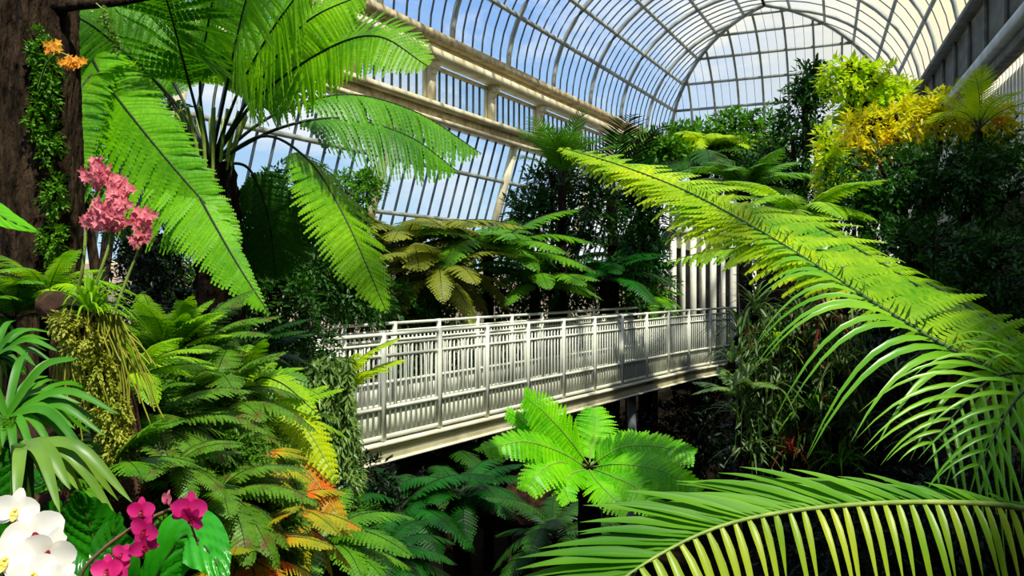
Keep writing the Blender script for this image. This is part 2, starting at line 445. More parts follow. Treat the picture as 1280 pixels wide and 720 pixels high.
for k in range(13):
    t = 1.5 + k*3.7
    g = G(); g.box(lw(t, .12, 5.95), NL*.16, OUTL*.14, Z*.68); g.box(lw(t, -.08, 6.5), NL*.12, OUTL*.12, Z*.14); g.box(lw(t, -.03, 6.3), NL*.08, OUTL*.08, Z*.1)
    g.build('pilaster', 'cornice', wl)
    wn += 1
    wt = bpy.data.objects.new('window_%d' % wn, None); COL.objects.link(wt); wt['kind'] = 'structure'; wt.location = lw(t+1.85, .15, 5.3)
    g = G()
    for (a, b, c, e) in ((.22, .1, 0, 1), (3.48, .1, 0, 1)): g.box(lw(t+a, .15, 5.95), NL*.06, OUTL*.05, Z*.6)
    g.box(lw(t+1.85, .15, 5.42), NL*1.7, OUTL*.05, Z*.06); g.box(lw(t+1.85, .15, 6.5), NL*1.7, OUTL*.05, Z*.06)
    g.build('window_frame', 'cornice', wt)
    g = G()
    for m in range(1, 8): g.box(lw(t+.22+m*.41, .16, 5.95), NL*.022, OUTL*.03, Z*.5)
    g.build('mullion', 'bar', wt)
    g = G(); g.box(lw(t+1.85, .18, 5.95), NL*1.62, OUTL*.006, Z*.5); g.build('pane', 'sideglass', wt)
# leaning glass: from (out .15, h 4.8) to (out 1.5, h .3)
def ls(t, u, dz=0.0): return lw(t, .15+1.35*u+dz, 4.78-4.5*u)
g = G()
for k in range(30):
    t0, t1 = k*2.0, k*2.0+2.0
    g.add([tuple(ls(t0,0)), tuple(ls(t1,0)), tuple(ls(t1,1)), tuple(ls(t0,1))], [(0,1,2,3)])
sg = g.build('window_14', 'sideglass', kind='structure')
for k in range(90):
    t = .4+k*.6
    if t > 50: break
    big = k % 12 == 6; g = G(); w = .2 if big else .035
    g.beamline([ls(t, 0, -.06 if not big else -.14), ls(t, 1.02, -.06 if not big else -.14)], w, .22 if big else .07, NL.cross(Vector((0,0,1))))
    g.build('rib_post' if big else 'glazing_bar', 'cornice' if big else 'bar', sg)
for u in (.28, .62):
    g = G(); g.beamline([ls(0, u, -.1), ls(55, u, -.1)], .1, .12); g.build('purlin', 'greybeam', sg)
g = G(); g.beamline([ls(0, 1.0), ls(LT, 1.0)], 1.9, .2); g.build('sill', 'cornice', sg)
# right wall
OUTR = Vector((.948, -.318, 0))
def rw(t, out, h): p = CR - NR*t + OUTR*out; return Vector((p.x, p.y, EYE+h))
g = G(); g.box(rw(LT/2, .4, -2.0), NR*(LT/2), OUTR*.2, Z*4.0); wr = g.build('wall_right', 'darkwall', kind='structure')
def rband(name, out, h, w, hh, mat, t0=-.5):
    g = G(); g.beamline([rw(t0, out, h), rw(LT, out, h)], w, hh); return g.build(name, mat, wr)
rband('fascia_panel', .1, 6.48, .2, 1.9, 'fascia'); rband('cornice', -.1, 7.42, .5, .14, 'roofgrey')
rband('sill_beam', -.15, 5.48, .5, .26, 'greybeam'); rband('sill_beam', -.05, 5.2, .3, .2, 'roofgrey')
rband('clerestory_recess', .5, 3.6, .12, 3.5, 'darkwin')
for k in range(24):
    g = G(); g.box(rw(1+k*2.2, -.04, 6.6), NR*.06, OUTR*.06, Z*.85); g.build('fascia_post', 'roofgrey', wr)
for k in range(100):
    g = G(); g.box(rw(4+k*.35, .3, 3.6), NR*.05, OUTR*.04, Z*1.66); g.build('wall_slat', 'whitepaint', wr)
# far end wall under the vault
OE = Vector((.4147, .910, 0))
def ew(q, out, h): p = CL + (CR-CL)*q + OE*out; return Vector((p.x, p.y, EYE+h))
g = G(); g.box(ew(.5, .2, -3.0), E*(WE/2), OE*.2, Z*3.5); wb = g.build('wall_back', 'darkwall', kind='structure')
g = G(); g.add([tuple(ew(0,.1,.5)), tuple(ew(1,.1,.5)), tuple(ew(1,.1,7.3)), tuple(ew(0,.1,7.3))], [(0,1,2,3)]); eg = g.build('window_15', 'sideglass', kind='structure')
for k in range(0, 37):
    g = G(); g.box(ew(k/36, .05, 3.9), E*(.07 if k % 6 == 0 else .025), OE*.05, Z*3.4); g.build('glazing_bar', 'ribpaint', eg)
for h in (.5, 3.6, 5.2, 7.35):
    g = G(); g.box(ew(.5, .03, h), E*(WE/2), OE*.12, Z*.09); g.build('purlin', 'cornice', eg)
# wall behind the camera and floor shell sides
g = G(); g.box(Vector((0,-7.6,4)), Vector((24,0,0)), Vector((0,.2,0)), Z*6); g.build('wall_front', 'masonry', kind='structure')

# ------------------------------------------------------------------ footbridge
BD = Vector((.5502, .8350, 0)); BN = Vector((-.8350, .5502, 0))   # along, across (away)
B0 = W(456, 350, 10.0)
def bp(s, across=0.0, h=0.0):
    """s metres from the near reference along the near edge; gentle bend to the right at the far end"""
    k = max(0, s-9.5); ang = 0.012*k*k*0.6
    p = B0 + BD*s - BN*(0.030*k*k) + BN*across
    return Vector((p.x, p.y, EYE+h))
S0, S1 = -1.9, 12.6
WB = 1.75
bridge = thing('footbridge', 'long white steel footbridge with slatted railings crossing between the plants', 'footbridge', bp(0, WB/2, -2.1))
def run(name, across, h, w, hh, mat, par=bridge, n=24, s0=S0, s1=S1, label=None):
    g = G(); g.beamline([bp(s0+(s1-s0)*i/n, across, h) for i in range(n+1)], w, hh); return g.build(name, mat, par, label)
run('deck', WB/2, -1.97, WB-.1, .06, 'deck')
for a in (0, WB):
    b_ = run('side_girder', a, -2.0, .16, .05, 'beam'); 
    g = G()
    g.beamline([bp(S0+(S1-S0)*i/24, a, -2.11) for i in range(25)], .03, .18)
    g.build('web', 'beam', b_)
    g = G(); g.beamline([bp(S0+(S1-S0)*i/24, a, -2.21) for i in range(25)], .17, .025); g.build('flange', 'beam', b_)
for a, nm in ((0, 'railing'), (WB, 'railing')):
    r_ = run(nm, a, -.67, .07, .045, 'rail')
    for h, t in ((-.79, .035), (-.93, .04), (-1.57, .045), (-1.92, .05)):
        g = G(); g.beamline([bp(S0+(S1-S0)*i/24, a, h) for i in range(25)], .035, t); g.build('rail', 'rail', r_)
    g = G(); g.beamline([bp(S0+(S1-S0)*i/24, a+.03, -1.745) for i in range(25)], .008, .33); g.build('kick_plate', 'rail', r_)
    s = S0
    while s < S1:
        g = G(); q = bp(s, a); g.box(bp(s, a-.02, -1.3), BD*.028, BN*.028, Z*.66); g.build('post', 'rail', r_); s += 1.1
    s = S0+.05; n = 0; rest = G()
    while s < S1:
        g = G() if n < 100 else rest; g.box(bp(s, a, -1.34), BD*.009, BN*.009, Z*.56)
        if n < 100: g.build('baluster', 'rail', r_)
        n += 1; s += .1
    rest.build('baluster', 'rail', r_, kind='stuff')
for s in (7.9, 8.3):
    g = G(); c = bp(s, .25 if s < 8 else 1.2); g.tube([(c.x, c.y, ground(c.x, c.y)-.05), (c.x, c.y, EYE-2.2)], .09, 16); g.build('support_column', 'steel', bridge, smooth=True)

# pavilion at the far end of the bridge
lp = bp(S1+1.6, WB/2, -2.2)
pav = thing('pavilion', 'small pale gabled pavilion of upright boards at far end of the white footbridge', 'pavilion', Vector((lp.x, lp.y, ground(lp.x, lp.y))))
px_, py_ = Vector((1,0,0)), Vector((0,1,0))
def box(nm, c, x, y, z, mat, par, **k): g = G(); g.box(c, Vector(x), Vector(y), Vector(z)); return g.build(nm, mat, par, **k)
pc = W(884, 350, 22.6)
box('platform', (pc.x, pc.y+.2, 3.9), (1.9,0,0), (0,1.5,0), (0,0,.1), 'deck', pav)
for dx in (-1.6, 1.6): box('platform_leg', (pc.x+dx, pc.y+.6, 1.9), (.1,0,0), (0,.1,0), (0,0,1.95), 'steel', pav)
zt = 7.2
for k in range(9):
    box('wall_post', (pc.x-1.05+k*.26, pc.y-.7, (4.0+zt)/2), (.05 if k % 2 else .075,0,0), (0,.05,0), (0,0,(zt-4.0)/2), 'whitepaint', pav)
box('wall_panel', (pc.x-.05, pc.y-.45, 5.5), (1.05,0,0), (0,.03,0), (0,0,1.6), 'roofgrey', pav)
box('side_wall', (pc.x+1.1, pc.y+.3, 5.5), (.04,0,0), (0,.9,0), (0,0,1.6), 'whitepaint', pav)
box('lintel', (pc.x-.05, pc.y-.7, zt+.06), (1.2,0,0), (0,.08,0), (0,0,.1), 'whitepaint', pav)
g = G(); a = W(828, 306, 21.8); b = W(862, 268, 21.8); c = W(915, 322, 21.8)
g.add([tuple(a), tuple(b), tuple(c), tuple(a+py_*1.6), tuple(b+py_*1.6), tuple(c+py_*1.6)], [(0,1,4,3),(1,2,5,4)])
g.add([tuple(a+Z*.08), tuple(b+Z*.08), tuple(c+Z*.08), tuple(a+py_*1.6+Z*.08), tuple(b+py_*1.6+Z*.08), tuple(c+py_*1.6+Z*.08)], [(0,3,4,1),(1,4,5,2)])
g.add([tuple(a), tuple(b), tuple(b+Z*.08), tuple(a+Z*.08), tuple(c), tuple(c+Z*.08)], [(0,1,2,3),(1,4,5,2)])
g.build('roof', 'roofgrey', pav)
g = G(); g.add([tuple(a+py_*.12), tuple(b+py_*.12), tuple(c+py_*.12), tuple(a+py_*.2), tuple(b+py_*.2), tuple(c+py_*.2)], [(0,1,2),(3,5,4),(0,2,5,3)]); g.build('gable_board', 'whitepaint', pav)

# ------------------------------------------------------------------ plants
def rnd_unit(n):
    v = RNG.normal(size=(n,3)); return v/np.linalg.norm(v, axis=1, keepdims=True)
def foliage(g, c, r, n, leaf, aspect=.45, per=8, hang=.2, shell=.6):
    """n sprigs of `per` leaves inside ellipsoid c, r"""
    d = rnd_unit(n); rad = RNG.random(n)**(1/3)*(1-shell)+shell*RNG.random(n)**.35
    C = np.array(c) + d*np.array(r)*rad[:, None]
    D = d*.8 + rnd_unit(n)*.6 + np.array([0,0,-hang]); D /= np.linalg.norm(D, axis=1, keepdims=True)
    tl = leaf*per*.28
    S = np.cross(D, rnd_unit(n)); S /= np.linalg.norm(S, axis=1, keepdims=True)
    Pl=[];Dl=[]
    for k in range(per):
        u = k/(per-1); sd = 1 if k % 2 else -1
        Pl.append(C + D*tl*(u-.3) + np.array([0,0,-1])*(tl*.3*u*u)); Dl.append(D*(.5+.5*u) + S*sd*(1-u*.7) + rnd_unit(n)*.25)
    P = np.concatenate(Pl); Dd = np.concatenate(Dl)
    Nn = np.array([0,0,1.0]) + rnd_unit(len(P))*.55 + np.concatenate([d]*per)*.4
    Ln = leaf*RNG.uniform(.7, 1.25, len(P)); g.leaves(P, Dd, Nn, Ln, Ln*aspect, .12, .12)
def shrub(name, label, cat, blobs, leaf, dens, mat, group=None, base=None, aspect=.45, hang=.2, trunk=.05, branches=True, depth=1.0, shell=.6, barkm='bark', per=8, extra=None, basez=None):
    """blobs: (px, py, Y, rx_px, ry_px). dens = sprigs per blob area unit"""
    cs = [(W(px, py, Y), rx*Y/F, ry*Y/F) for px, py, Y, rx, ry in blobs]
    bx = base or (sum(c.x for c, _, _ in cs)/len(cs), sum(c.y for c, _, _ in cs)/len(cs))
    b = Vector((bx[0], bx[1], ground(*bx) if basez is None else basez))
    t = thing(name, label, cat, b, group)
    g = G()
    for c, rx, rz in cs:
        n = int(5.5*dens*(rx*rz)/(leaf*leaf)); n = max(60, min(n, 4500))
        foliage(g, c, (rx, max(min(rx, rz), .5*rx)*depth, rz), int(n*1.5), leaf*.9, aspect, per, hang, shell)
    g.build('foliage', mat, t)
    g = G()
    low = min(c.z for c, _, _ in cs)
    mid = Vector((b.x, b.y, max(b.z+.15, min(low-.1, b.z+(low-b.z)*.7)))); g.tube([b, mid], [trunk, trunk*.8], 7)
    for c, rx, rz in cs:
        g.tube(spline([mid-Z*.05, (mid*.4+c*.6)+Vector((random.uniform(-.1,.1),0,.05)), c+Z*rz*.5], 6), [trunk*.65*(1-.1*k) for k in range(7)], 6)
        for k in range(5):
            d = Vector(rnd_unit(1)[0]); d.z = abs(d.z)
            e = c + Vector((d.x*rx*.85, d.y*rx*.5, d.z*rz*.85)); g.tube([c-Z*rz*.25, (c+e)/2+Z*.02, e], [trunk*.35, trunk*.25, trunk*.08], 5, cap=False)
    g.build('trunk' if trunk >= .05 else 'stem', barkm, t, smooth=True)
    return t
def trunkmesh(t, a, b, r0, r1, mat='fiber', name='trunk', sides=20, rough=.12, n=24, ridges=0):
    pts = spline([a, (a+b)/2 + Vector((.05,0,0)), b], n); g = G(); g.tube(pts, [r0+(r1-r0)*i/n for i in range(n+1)], sides)
    V = g.v[0]; c = np.repeat(np.array([tuple(p) for p in pts]), sides, 0); off = V-c
    ph = RNG.uniform(0, 6, sides)
    k = 1+rough*np.sin(np.arange(len(V))*2.399)*RNG.random(len(V)) + rough*.8*np.sin(V[:,2]*5+np.tile(ph, n+1))
    if ridges:
        ang = np.tile(np.arange(sides)/sides*2*math.pi, n+1); zz = V[:,2]; w_ = np.zeros(len(V))
        for q in range(1, 7): w_ += np.sin(ang*round(ridges*(.35+.3*q)) + 2.2*np.sin(zz*(2+1.7*q)+q*1.3))*(1.0/q**.6)
        k = 1 + rough*np.clip(w_, -1.5, 1.2)*.55 + rough*.15*RNG.random(len(V))
    g.v[0] = c + off*k[:, None]
    return g.build(name, mat, t, smooth=True)
def treefern(label, px, py, Y, size, n, mat, r=.1, kind='fern', tilt=(0, 45), group=None, az=(0,360), name='tree_fern', cat='tree fern', **kw):
    c = W(px, py, Y); b = Vector((c.x, c.y, ground(c.x, c.y)))
    t = thing(name, label, cat, b, group)
    if c.z-b.z > .3: trunkmesh(t, b-Z*.03, c, r*1.2, r, n=12, sides=12)
    crown(t, c, kind, mat, n, size, tilt, az, **kw)
    return t

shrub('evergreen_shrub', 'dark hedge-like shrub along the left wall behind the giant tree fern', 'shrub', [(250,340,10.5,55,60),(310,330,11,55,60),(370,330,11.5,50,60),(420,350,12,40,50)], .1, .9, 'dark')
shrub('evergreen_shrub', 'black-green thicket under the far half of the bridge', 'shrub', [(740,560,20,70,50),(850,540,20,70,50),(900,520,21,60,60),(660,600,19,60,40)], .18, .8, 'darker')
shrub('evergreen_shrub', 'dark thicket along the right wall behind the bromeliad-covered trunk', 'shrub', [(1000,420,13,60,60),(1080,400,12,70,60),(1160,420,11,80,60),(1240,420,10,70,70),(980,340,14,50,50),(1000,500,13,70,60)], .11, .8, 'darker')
# --- big tree trunk at the left edge
a = W(14, 420, 3.6); gz = ground(a.x, a.y)
tr = thing('tree', 'massive dark rough-barked tree trunk rising beside the pink flower spikes', 'tree', Vector((a.x, a.y, gz)))
trunkmesh(tr, Vector((a.x, a.y, gz-.05)), W(22, -260, 3.6), .235, .18, 'bark', sides=120, rough=.13, n=260, ridges=16)
g = G(); g.tube(spline([W(40,15,3.6), W(90,6,3.5), W(150,2,3.5), W(230,-12,3.6)], 12), [.035-.002*i for i in range(13)], 8); g.build('branch', 'bark', tr, smooth=True)
g = G()
for (x, y) in ((52, 60), (58, 120), (62, 180), (66, 240), (50, 150), (60, 90), (66, 300)): foliage(g, W(x, y, 3.42), (.04, .06, .09), 60, .02, .6, 6)
g.build('climbing_vine', 'mid', tr, label='small-leaved green vine clinging to the bark')

# --- the big tree fern
tf = thing('tree_fern', 'giant tree fern with dark trunk spreading huge bright green fronds overhead', 'tree fern', Vector((W(265,200,5).x, 5.0, ground(W(265,200,5).x, 5))))
cz = W(265, 205, 5.0)
trunkmesh(tf, tf.location - Z*.05, cz, .16, .12, 'fiber', sides=28, rough=.16, n=50)
def tff(pts, w, mat='treefern', nrm=(0.1,-.85,.5), **kw):
    w *= 1.15; pts = [W(*p) for p in pts]; kw.setdefault('n', 42); kw.setdefault('pn', 16); kw.setdefault('r', .012); kw.setdefault('s0', .3); kw.setdefault('ov', .95)
    hero_frond(tf, pts, nrm, w, mat, **kw)
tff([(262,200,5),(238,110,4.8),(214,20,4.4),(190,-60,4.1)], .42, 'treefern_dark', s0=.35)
tff([(264,200,5),(285,100,4.7),(305,10,4.3),(330,-80,4.0)], .46, s0=.32)
tff([(266,200,5),(300,110,4.7),(345,30,4.3),(400,-40,4.0)], .46, s0=.34)
tff([(268,198,5),(320,125,4.8),(400,66,4.5),(470,45,4.3),(534,82,4.2)], .29, s0=.3, prof=lambda u: math.sin(math.pi*(.25+.75*u)**.9)**.6, pn=20, n=50)
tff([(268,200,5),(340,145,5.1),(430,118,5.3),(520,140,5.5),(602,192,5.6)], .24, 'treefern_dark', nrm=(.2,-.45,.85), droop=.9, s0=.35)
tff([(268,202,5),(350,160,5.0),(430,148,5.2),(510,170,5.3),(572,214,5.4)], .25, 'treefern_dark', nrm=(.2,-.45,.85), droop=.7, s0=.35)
tff([(268,204,5),(330,170,4.9),(385,200,4.7),(430,270,4.5),(484,392,4.4)], .25, 'treefern', nrm=(.75,-.55,.45), s0=.38)
tff([(262,204,5),(200,140,4.9),(130,90,4.6),(95,130,4.4),(100,220,4.2)], .24, 'treefern', nrm=(-.5,-.6,.6), s0=.35)
tff([(262,204,5),(222,150,4.8),(208,165,4.5),(246,240,4.25),(292,322,4.05),(338,394,3.95)], .24, 'bright', nrm=(.25,-.9,.35), s0=.28, asym=.45, fwd=.55, prof=lambda u: math.sin(math.pi*(.3+.7*u)**.8)**.8, n=56, pn=20)
tff([(262,204,5),(200,110,5.0),(120,62,4.7),(128,96,4.5),(205,195,4.3),(302,305,4.15)], .42, 'bright', nrm=(.0,-.97,.25), s0=.36, asym=.5, fwd=.5, prof=lambda u: math.sin(math.pi*(.22+.78*u)**.9)**.7, n=60, pn=24)
tff([(262,200,5),(250,110,4.9),(262,20,4.6),(280,-60,4.4)], .4, 'treefern', s0=.36)
tff([(266,200,5),(320,110,4.8),(380,30,4.6),(460,-10,4.5)], .36, 'treefern', s0=.34)
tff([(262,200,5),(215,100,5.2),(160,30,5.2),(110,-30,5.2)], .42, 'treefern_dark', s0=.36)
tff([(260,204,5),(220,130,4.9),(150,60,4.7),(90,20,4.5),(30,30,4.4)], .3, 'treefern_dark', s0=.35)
tff([(262,206,5),(210,190,5.2),(160,230,5.4),(130,300,5.5)], .28, 'dark', s0=.3)
tff([(266,206,5),(310,210,5.2),(335,270,5.3),(345,350,5.4)], .28, 'dark', s0=.3)
tff([(264,200,5),(270,110,5.2),(300,40,5.4),(360,-20,5.6)], .42, 'treefern_dark', s0=.4)
for k in range(16):   # old bare leaf bases around the crown
    a = 2*math.pi*k/16; g = G(); d = Vector((math.cos(a), math.sin(a), 0))
    g.tube(spline([cz-Z*.1+d*.1, cz+d*.13+Z*.1, cz+d*.20+Z*.30], 6), [.011]*7, 6); g.build('leaf_base', 'palestem', tf, smooth=True)

# --- orange orchid flowers and wispy pods high up by the trunk
def small_bloom(t, c, r, mat, n=5, name='flower'):
    g = G(); a0 = random.random()*6; nr = Vector((random.uniform(-.6,.6), -1, random.uniform(-.3,.6))).normalized()
    u = nr.cross(Z).normalized(); v = u.cross(nr)
    P = np.array([tuple(c)]*n); D = np.array([tuple(u*math.cos(a0+2*math.pi*k/n)+v*math.sin(a0+2*math.pi*k/n)+nr*.35) for k in range(n)])
    g.leaves(P, D, np.array([tuple(nr)]*n), np.full(n, r), np.full(n, r*.62), .1, .1)
    g.build(name, mat, t)
def spike(name, label, cat, base, pts, centres, mat, r, stem='palestem', rs=.005, group=None):
    t = thing(name, label, cat, base, group)
    g = G(); g.tube(spline([base]+pts, 14), [rs*(1-.5*k/14) for k in range(15)], 6); g.build('stem', stem, t, smooth=True)
    for c in centres: small_bloom(t, c, r, mat)
    return t
def cluster(px, py, Y, rx, ry, n):
    return [W(px+rx*d[0]*q, py+ry*d[1]*q, Y+d[2]*.03) for d, q in ((rnd_unit(1)[0], random.random()**.4) for _ in range(n))]
b0 = W(70, 60, 3.2)
spike('orchid_spray', 'small spray of orange orchid blooms against the dark tree trunk', 'orchid', W(48, 110, 3.35), [W(58, 80, 3.3), W(75, 66, 3.25), W(98, 78, 3.2)], cluster(66, 60, 3.25, 13, 9, 14)+cluster(91, 78, 3.2, 16, 7, 24), 'orangepetal', .02)
g_ = thing('seed_pod_vine', 'pale string of pods hanging among dark leaves near top of trunk', 'vine', W(130, 8, 3.4))
g = G(); g.tube(spline([W(120,4,3.4), W(131,15,3.4), W(138,35,3.4), W(146,58,3.4)], 8), .003, 5); g.build('stem', 'palestem', g_)
for (x, y) in ((130,12),(133,20),(136,28),(139,38),(141,45),(145,54),(150,62)):
    g = G(); foliage(g, W(x, y, 3.38), (.012,.012,.016), 6, .016, .7, 6); g.build('pod', 'strap_light', g_)

# --- pink flower spikes
bs = W(78, 430, 1.8)
t = spike('pink_flower_spike', 'tall stem topped with a dense cluster of coral pink blossoms', 'flower', W(85, 455, 1.85), [W(92,390,1.83), W(104,330,1.8), W(110,270,1.8), W(128,225,1.8)], cluster(122, 218, 1.8, 21, 19, 46)+cluster(148, 232, 1.8, 19, 20, 34), 'pinkpetal', .0128, rs=.005)
t = spike('pink_flower_spike', 'middle flower stem whose coral pink cluster sits just below the highest one', 'flower', W(95, 460, 1.8), [W(105,410,1.78), W(122,350,1.76), W(138,300,1.76), W(140,262,1.76)], cluster(141, 264, 1.76, 24, 26, 64)+cluster(118, 277, 1.78, 18, 14, 24), 'pinkpetal', .0128, rs=.005)
t = spike('pink_flower_spike', 'shorter stem with a small coral pink cluster apart from the other blossoms', 'flower', W(120, 470, 1.8), [W(140,400,1.8), W(160,345,1.8), W(173,312,1.8), W(180,275,1.8)], cluster(181, 272, 1.8, 15, 13, 26)+cluster(175, 296, 1.8, 14, 15, 26), 'pinkpetal', .0128, rs=.004)

# --- rock and bank plants on the left
def straps(name, label, px, py, Y, specs, mat, group=None, basez=None, wdt=.03, leafname='leaf', cat='plant', stem=True):
    c = W(px, py, Y); b = Vector((c.x, c.y, min(ground(c.x, c.y), c.z-.02)))
    t = thing(name, label, cat, c if not stem else b, group)
    if stem and c.z-b.z > .03:
        g = G(); g.tube([b, (b+c)/2+Vector((.01,0,0)), c], [.025, .02, .016], 7); g.build('stem', 'stem', t, smooth=True)
    specs = list(specs) + [(px+(ex-px)*random.uniform(.6,.95)+random.uniform(-14,14), py+(ey-py)*random.uniform(.6,.95)+random.uniform(-18,18), dy+random.uniform(0,.12), w*.85) for (ex, ey, dy, w) in specs for _ in range(2)]
    for (ex, ey, dy, w) in specs:
        w *= .78
        e = W(ex, ey, Y+dy); m = (c+e)/2 + Z*(e-c).length*.22
        path = spline([c, m, e], 10); g = G(); n = len(path); V = []; Fc = []
        for i, p in enumerate(path):
            T = (path[min(i+1,n-1)]-path[max(i-1,0)]).normalized()
            S = T.cross(Vector((.15,-.7,.7))).normalized(); Nb = S.cross(T)
            u = i/(n-1); ww = w*Y/F*.5*max(.04, math.sin(math.pi*(.18+.82*u))**.6)
            V += [tuple(p+S*ww), tuple(p-Nb*ww*.35), tuple(p-S*ww)]
        for i in range(n-1):
            for k in (0, 1): Fc.append((i*3+k, i*3+k+1, (i+1)*3+k+1, (i+1)*3+k))
        g.add(V, Fc); g.build(leafname, mat, t, smooth=True)
    return t
straps('strap_leaf_plant', 'glossy green strap-leaved plant arching right below the mossy roots', 8, 520, 1.55,
       [(98,448,0,16),(150,518,0,15),(132,545,.0,15),(60,470,.1,14),(105,560,-.05,16),(35,440,.1,14),(-40,450,0,14),(-60,520,0,15),(120,590,-.1,15),(70,500,.1,12),(20,590,-.1,14),(45,585,-.1,13),(80,540,.05,14),(140,500,.2,13)], 'strap')
straps('strap_leaf_plant', 'small strap-leaved plant high at the edge, under the dark trunk', -8, 445, 1.9,
       [(40,412,0,12),(75,440,0,11),(30,462,0,12),(45,458,-.05,11),(62,425,.1,10),(20,400,.1,11)], 'strap')
straps('striped_leaf_plant', 'plant with broad pale-streaked leaves reaching towards the magenta orchids', 28, 555, 1.35,
       [(88,612,-.05,24),(165,628,.0,20),(150,655,.0,18),(110,600,.05,22),(75,640,-.1,20),(20,640,-.1,20)], 'strap_light')
# epiphyte with hanging roots
t = thing('epiphyte', 'yellow-green grassy epiphyte trailing wiry mossy roots down the bank', 'plant', W(112, 400, 1.7))
c = W(112, 392, 1.7); n = 90
d = rnd_unit(n); d[:,2] = np.abs(d[:,2])*1.6+.3; d[:,1] = d[:,1]*.6
g = G(); g.strips(np.array([tuple(c)]*n)+d*.01, d, RNG.uniform(.06,.14,n), np.full(n,.006), RNG.uniform(.3,1.0,n), 6); g.build('leaf_tuft', 'limegreen', t)
n = 150; P = np.array([tuple(W(75+x*75, 385+abs(x-.5)*20, 1.7+y*.1)) for x, y in zip(RNG.random(n), RNG.random(n))])
g = G()
for i in range(n):
    p = Vector(P[i]); pts = [p]; L = random.uniform(.08, .26); dx = random.uniform(-.02, .09)
    for k in range(6): pts.append(pts[-1] + Vector((dx/6+random.uniform(-.007,.007), random.uniform(-.006,.004), -L/6)))
    g.tube(spline(pts, 9), [.0018]*10, 4, cap=False)
g.build('hanging_roots', 'roots', t, kind='stuff')
g = G(); g.tube(spline([W(60,380,1.78), W(100,400,1.74), W(130,470,1.76), W(150,560,1.8)], 12), [.03,.035,.035,.035,.04,.04,.04,.04,.045,.045,.05,.05,.05], 10); g.build('mossy_root_mass', 'rock', t, smooth=True)
g = G()
for (x, y, rx, ry) in ((105,420,22,30),(125,470,18,35),(140,520,18,35),(150,560,18,25),(85,400,20,12)): foliage(g, W(x, y, 1.7), (rx*1.7/F, .03, ry*1.7/F), 110, .011, .5, 7, hang=.8)
g.build('moss', 'roots', t)

def fernclump(label, px, py, Y, size, n, mat, tilt=(-5,50), az=(0,360), name='fern', cat='fern', group=None, kind='fern', sink=True, **kw):
    c = W(px, py, Y); gz = ground(c.x, c.y)
    b = Vector((c.x, c.y, min(gz, c.z)))
    t = thing(name, label, cat, b, group)
    g = G(); g.tube([b-Z*.02, c+Z*.01], [size*.06+.01, size*.03+.004], 8); g.build('rootstock', 'fiber', t, smooth=True)
    crown(t, c, kind, mat, n, size, tilt, az, **kw)
    return t
# fern bank: the fluffy mass right of the strap plants
fernclump('upright bright fern at the top of the fern bank below the tree fern trunk', 205, 462, 3.0, .30, 24, 'limegreen', (20,75))
fernclump('dense mid-green fern on the bank behind the magenta orchids', 185, 540, 2.3, .27, 26, 'mossfern', (-10,55))
fernclump('feathery fern in the middle of the fern bank', 270, 510, 2.8, .31, 28, 'mossfern', (-15,50))
fernclump('drooping fern low on the bank, right of the magenta orchids', 270, 625, 2.3, .26, 28, 'mossfern', (-25,40))
fernclump('yellowish fern hanging over the shadowed gap at bank foot', 340, 650, 2.7, .28, 26, 'autumn', (-30,35))
fernclump('small dark fern between strap leaves and magenta orchids', 130, 610, 1.7, .2, 14, 'mid', (-5,60))
fernclump('soft green fern on the outer edge of the bank near the bridge', 335, 540, 3.3, .33, 26, 'limegreen', (-20,45))
fernclump('deep green fern at the very foot of the bank below the orange fronds', 400, 690, 3.2, .36, 18, 'mid', (-20,45))
fernclump('fern with orange-tinged leaves under the brightest lime frond', 300, 590, 2.6, .24, 22, 'autumn', (-30,30))
fernclump('small fern beside the hanging mossy roots', 160, 480, 2.2, .22, 16, 'limegreen', (0,60))
fernclump('dark fern in shade between bank and dense evergreen shrub', 300, 460, 3.9, .42, 16, 'dark', (-5,50))
t = thing('fern', 'large fern throwing bright lime fronds out towards the footbridge', 'fern', W(285, 560, 3.0))
g = G(); g.tube([W(285,600,3.05), W(285,545,3.0)], [.03,.015], 8); g.build('rootstock', 'fiber', t, smooth=True)
hero_frond(t, [W(285,555,3), W(320,512,2.95), W(372,522,2.9), (W(424,605,2.85))], (.35,-.7,.6), .085, 'lime', n=24, pn=9, r=.006, s0=.2, stemmat='palestem', pw=.33)
hero_frond(t, [W(285,560,3), W(330,560,2.9), W(385,590,2.85), W(440,672,2.8)], (.3,-.7,.6), .07, 'autumn', n=24, pn=9, r=.005, s0=.2, stemmat='palestem')
hero_frond(t, [W(285,560,3), W(320,600,2.8), W(345,660,2.7), W(350,735,2.65)], (.3,-.8,.4), .07, 'autumn', n=24, pn=9, r=.005, s0=.2, stemmat='palestem')
hero_frond(t, [W(285,560,3), W(240,520,2.8), W(200,530,2.6), W(170,590,2.5)], (-.3,-.7,.6), .08, 'limegreen', n=24, pn=9, r=.005, s0=.2, stemmat='palestem')
hero_frond(t, [W(285,560,3), W(310,500,3.1), W(345,470,3.2), W(390,480,3.2)], (.1,-.7,.6), .08, 'mid', n=24, pn=9, r=.005, s0=.2)
hero_frond(t, [W(285,555,3), W(315,480,3.0), W(350,478,2.95), W(400,520,2.9)], (.3,-.7,.6), .07, 'limegreen', n=24, pn=9, r=.005, s0=.2)
hero_frond(t, [W(285,558,3), W(310,540,2.85), W(345,560,2.8), W(385,640,2.75)], (.3,-.7,.6), .075, 'mossfern', n=24, pn=9, r=.005, s0=.2)
hero_frond(t, [W(285,558,3), W(330,575,2.9), W(370,630,2.85), W(385,715,2.8)], (.3,-.7,.6), .07, 'limegreen', n=24, pn=9, r=.005, s0=.2)
fernclump('little fern nestled directly above the arching magenta orchid stem', 215, 590, 2.1, .2, 16, 'mossfern', (-20,50))
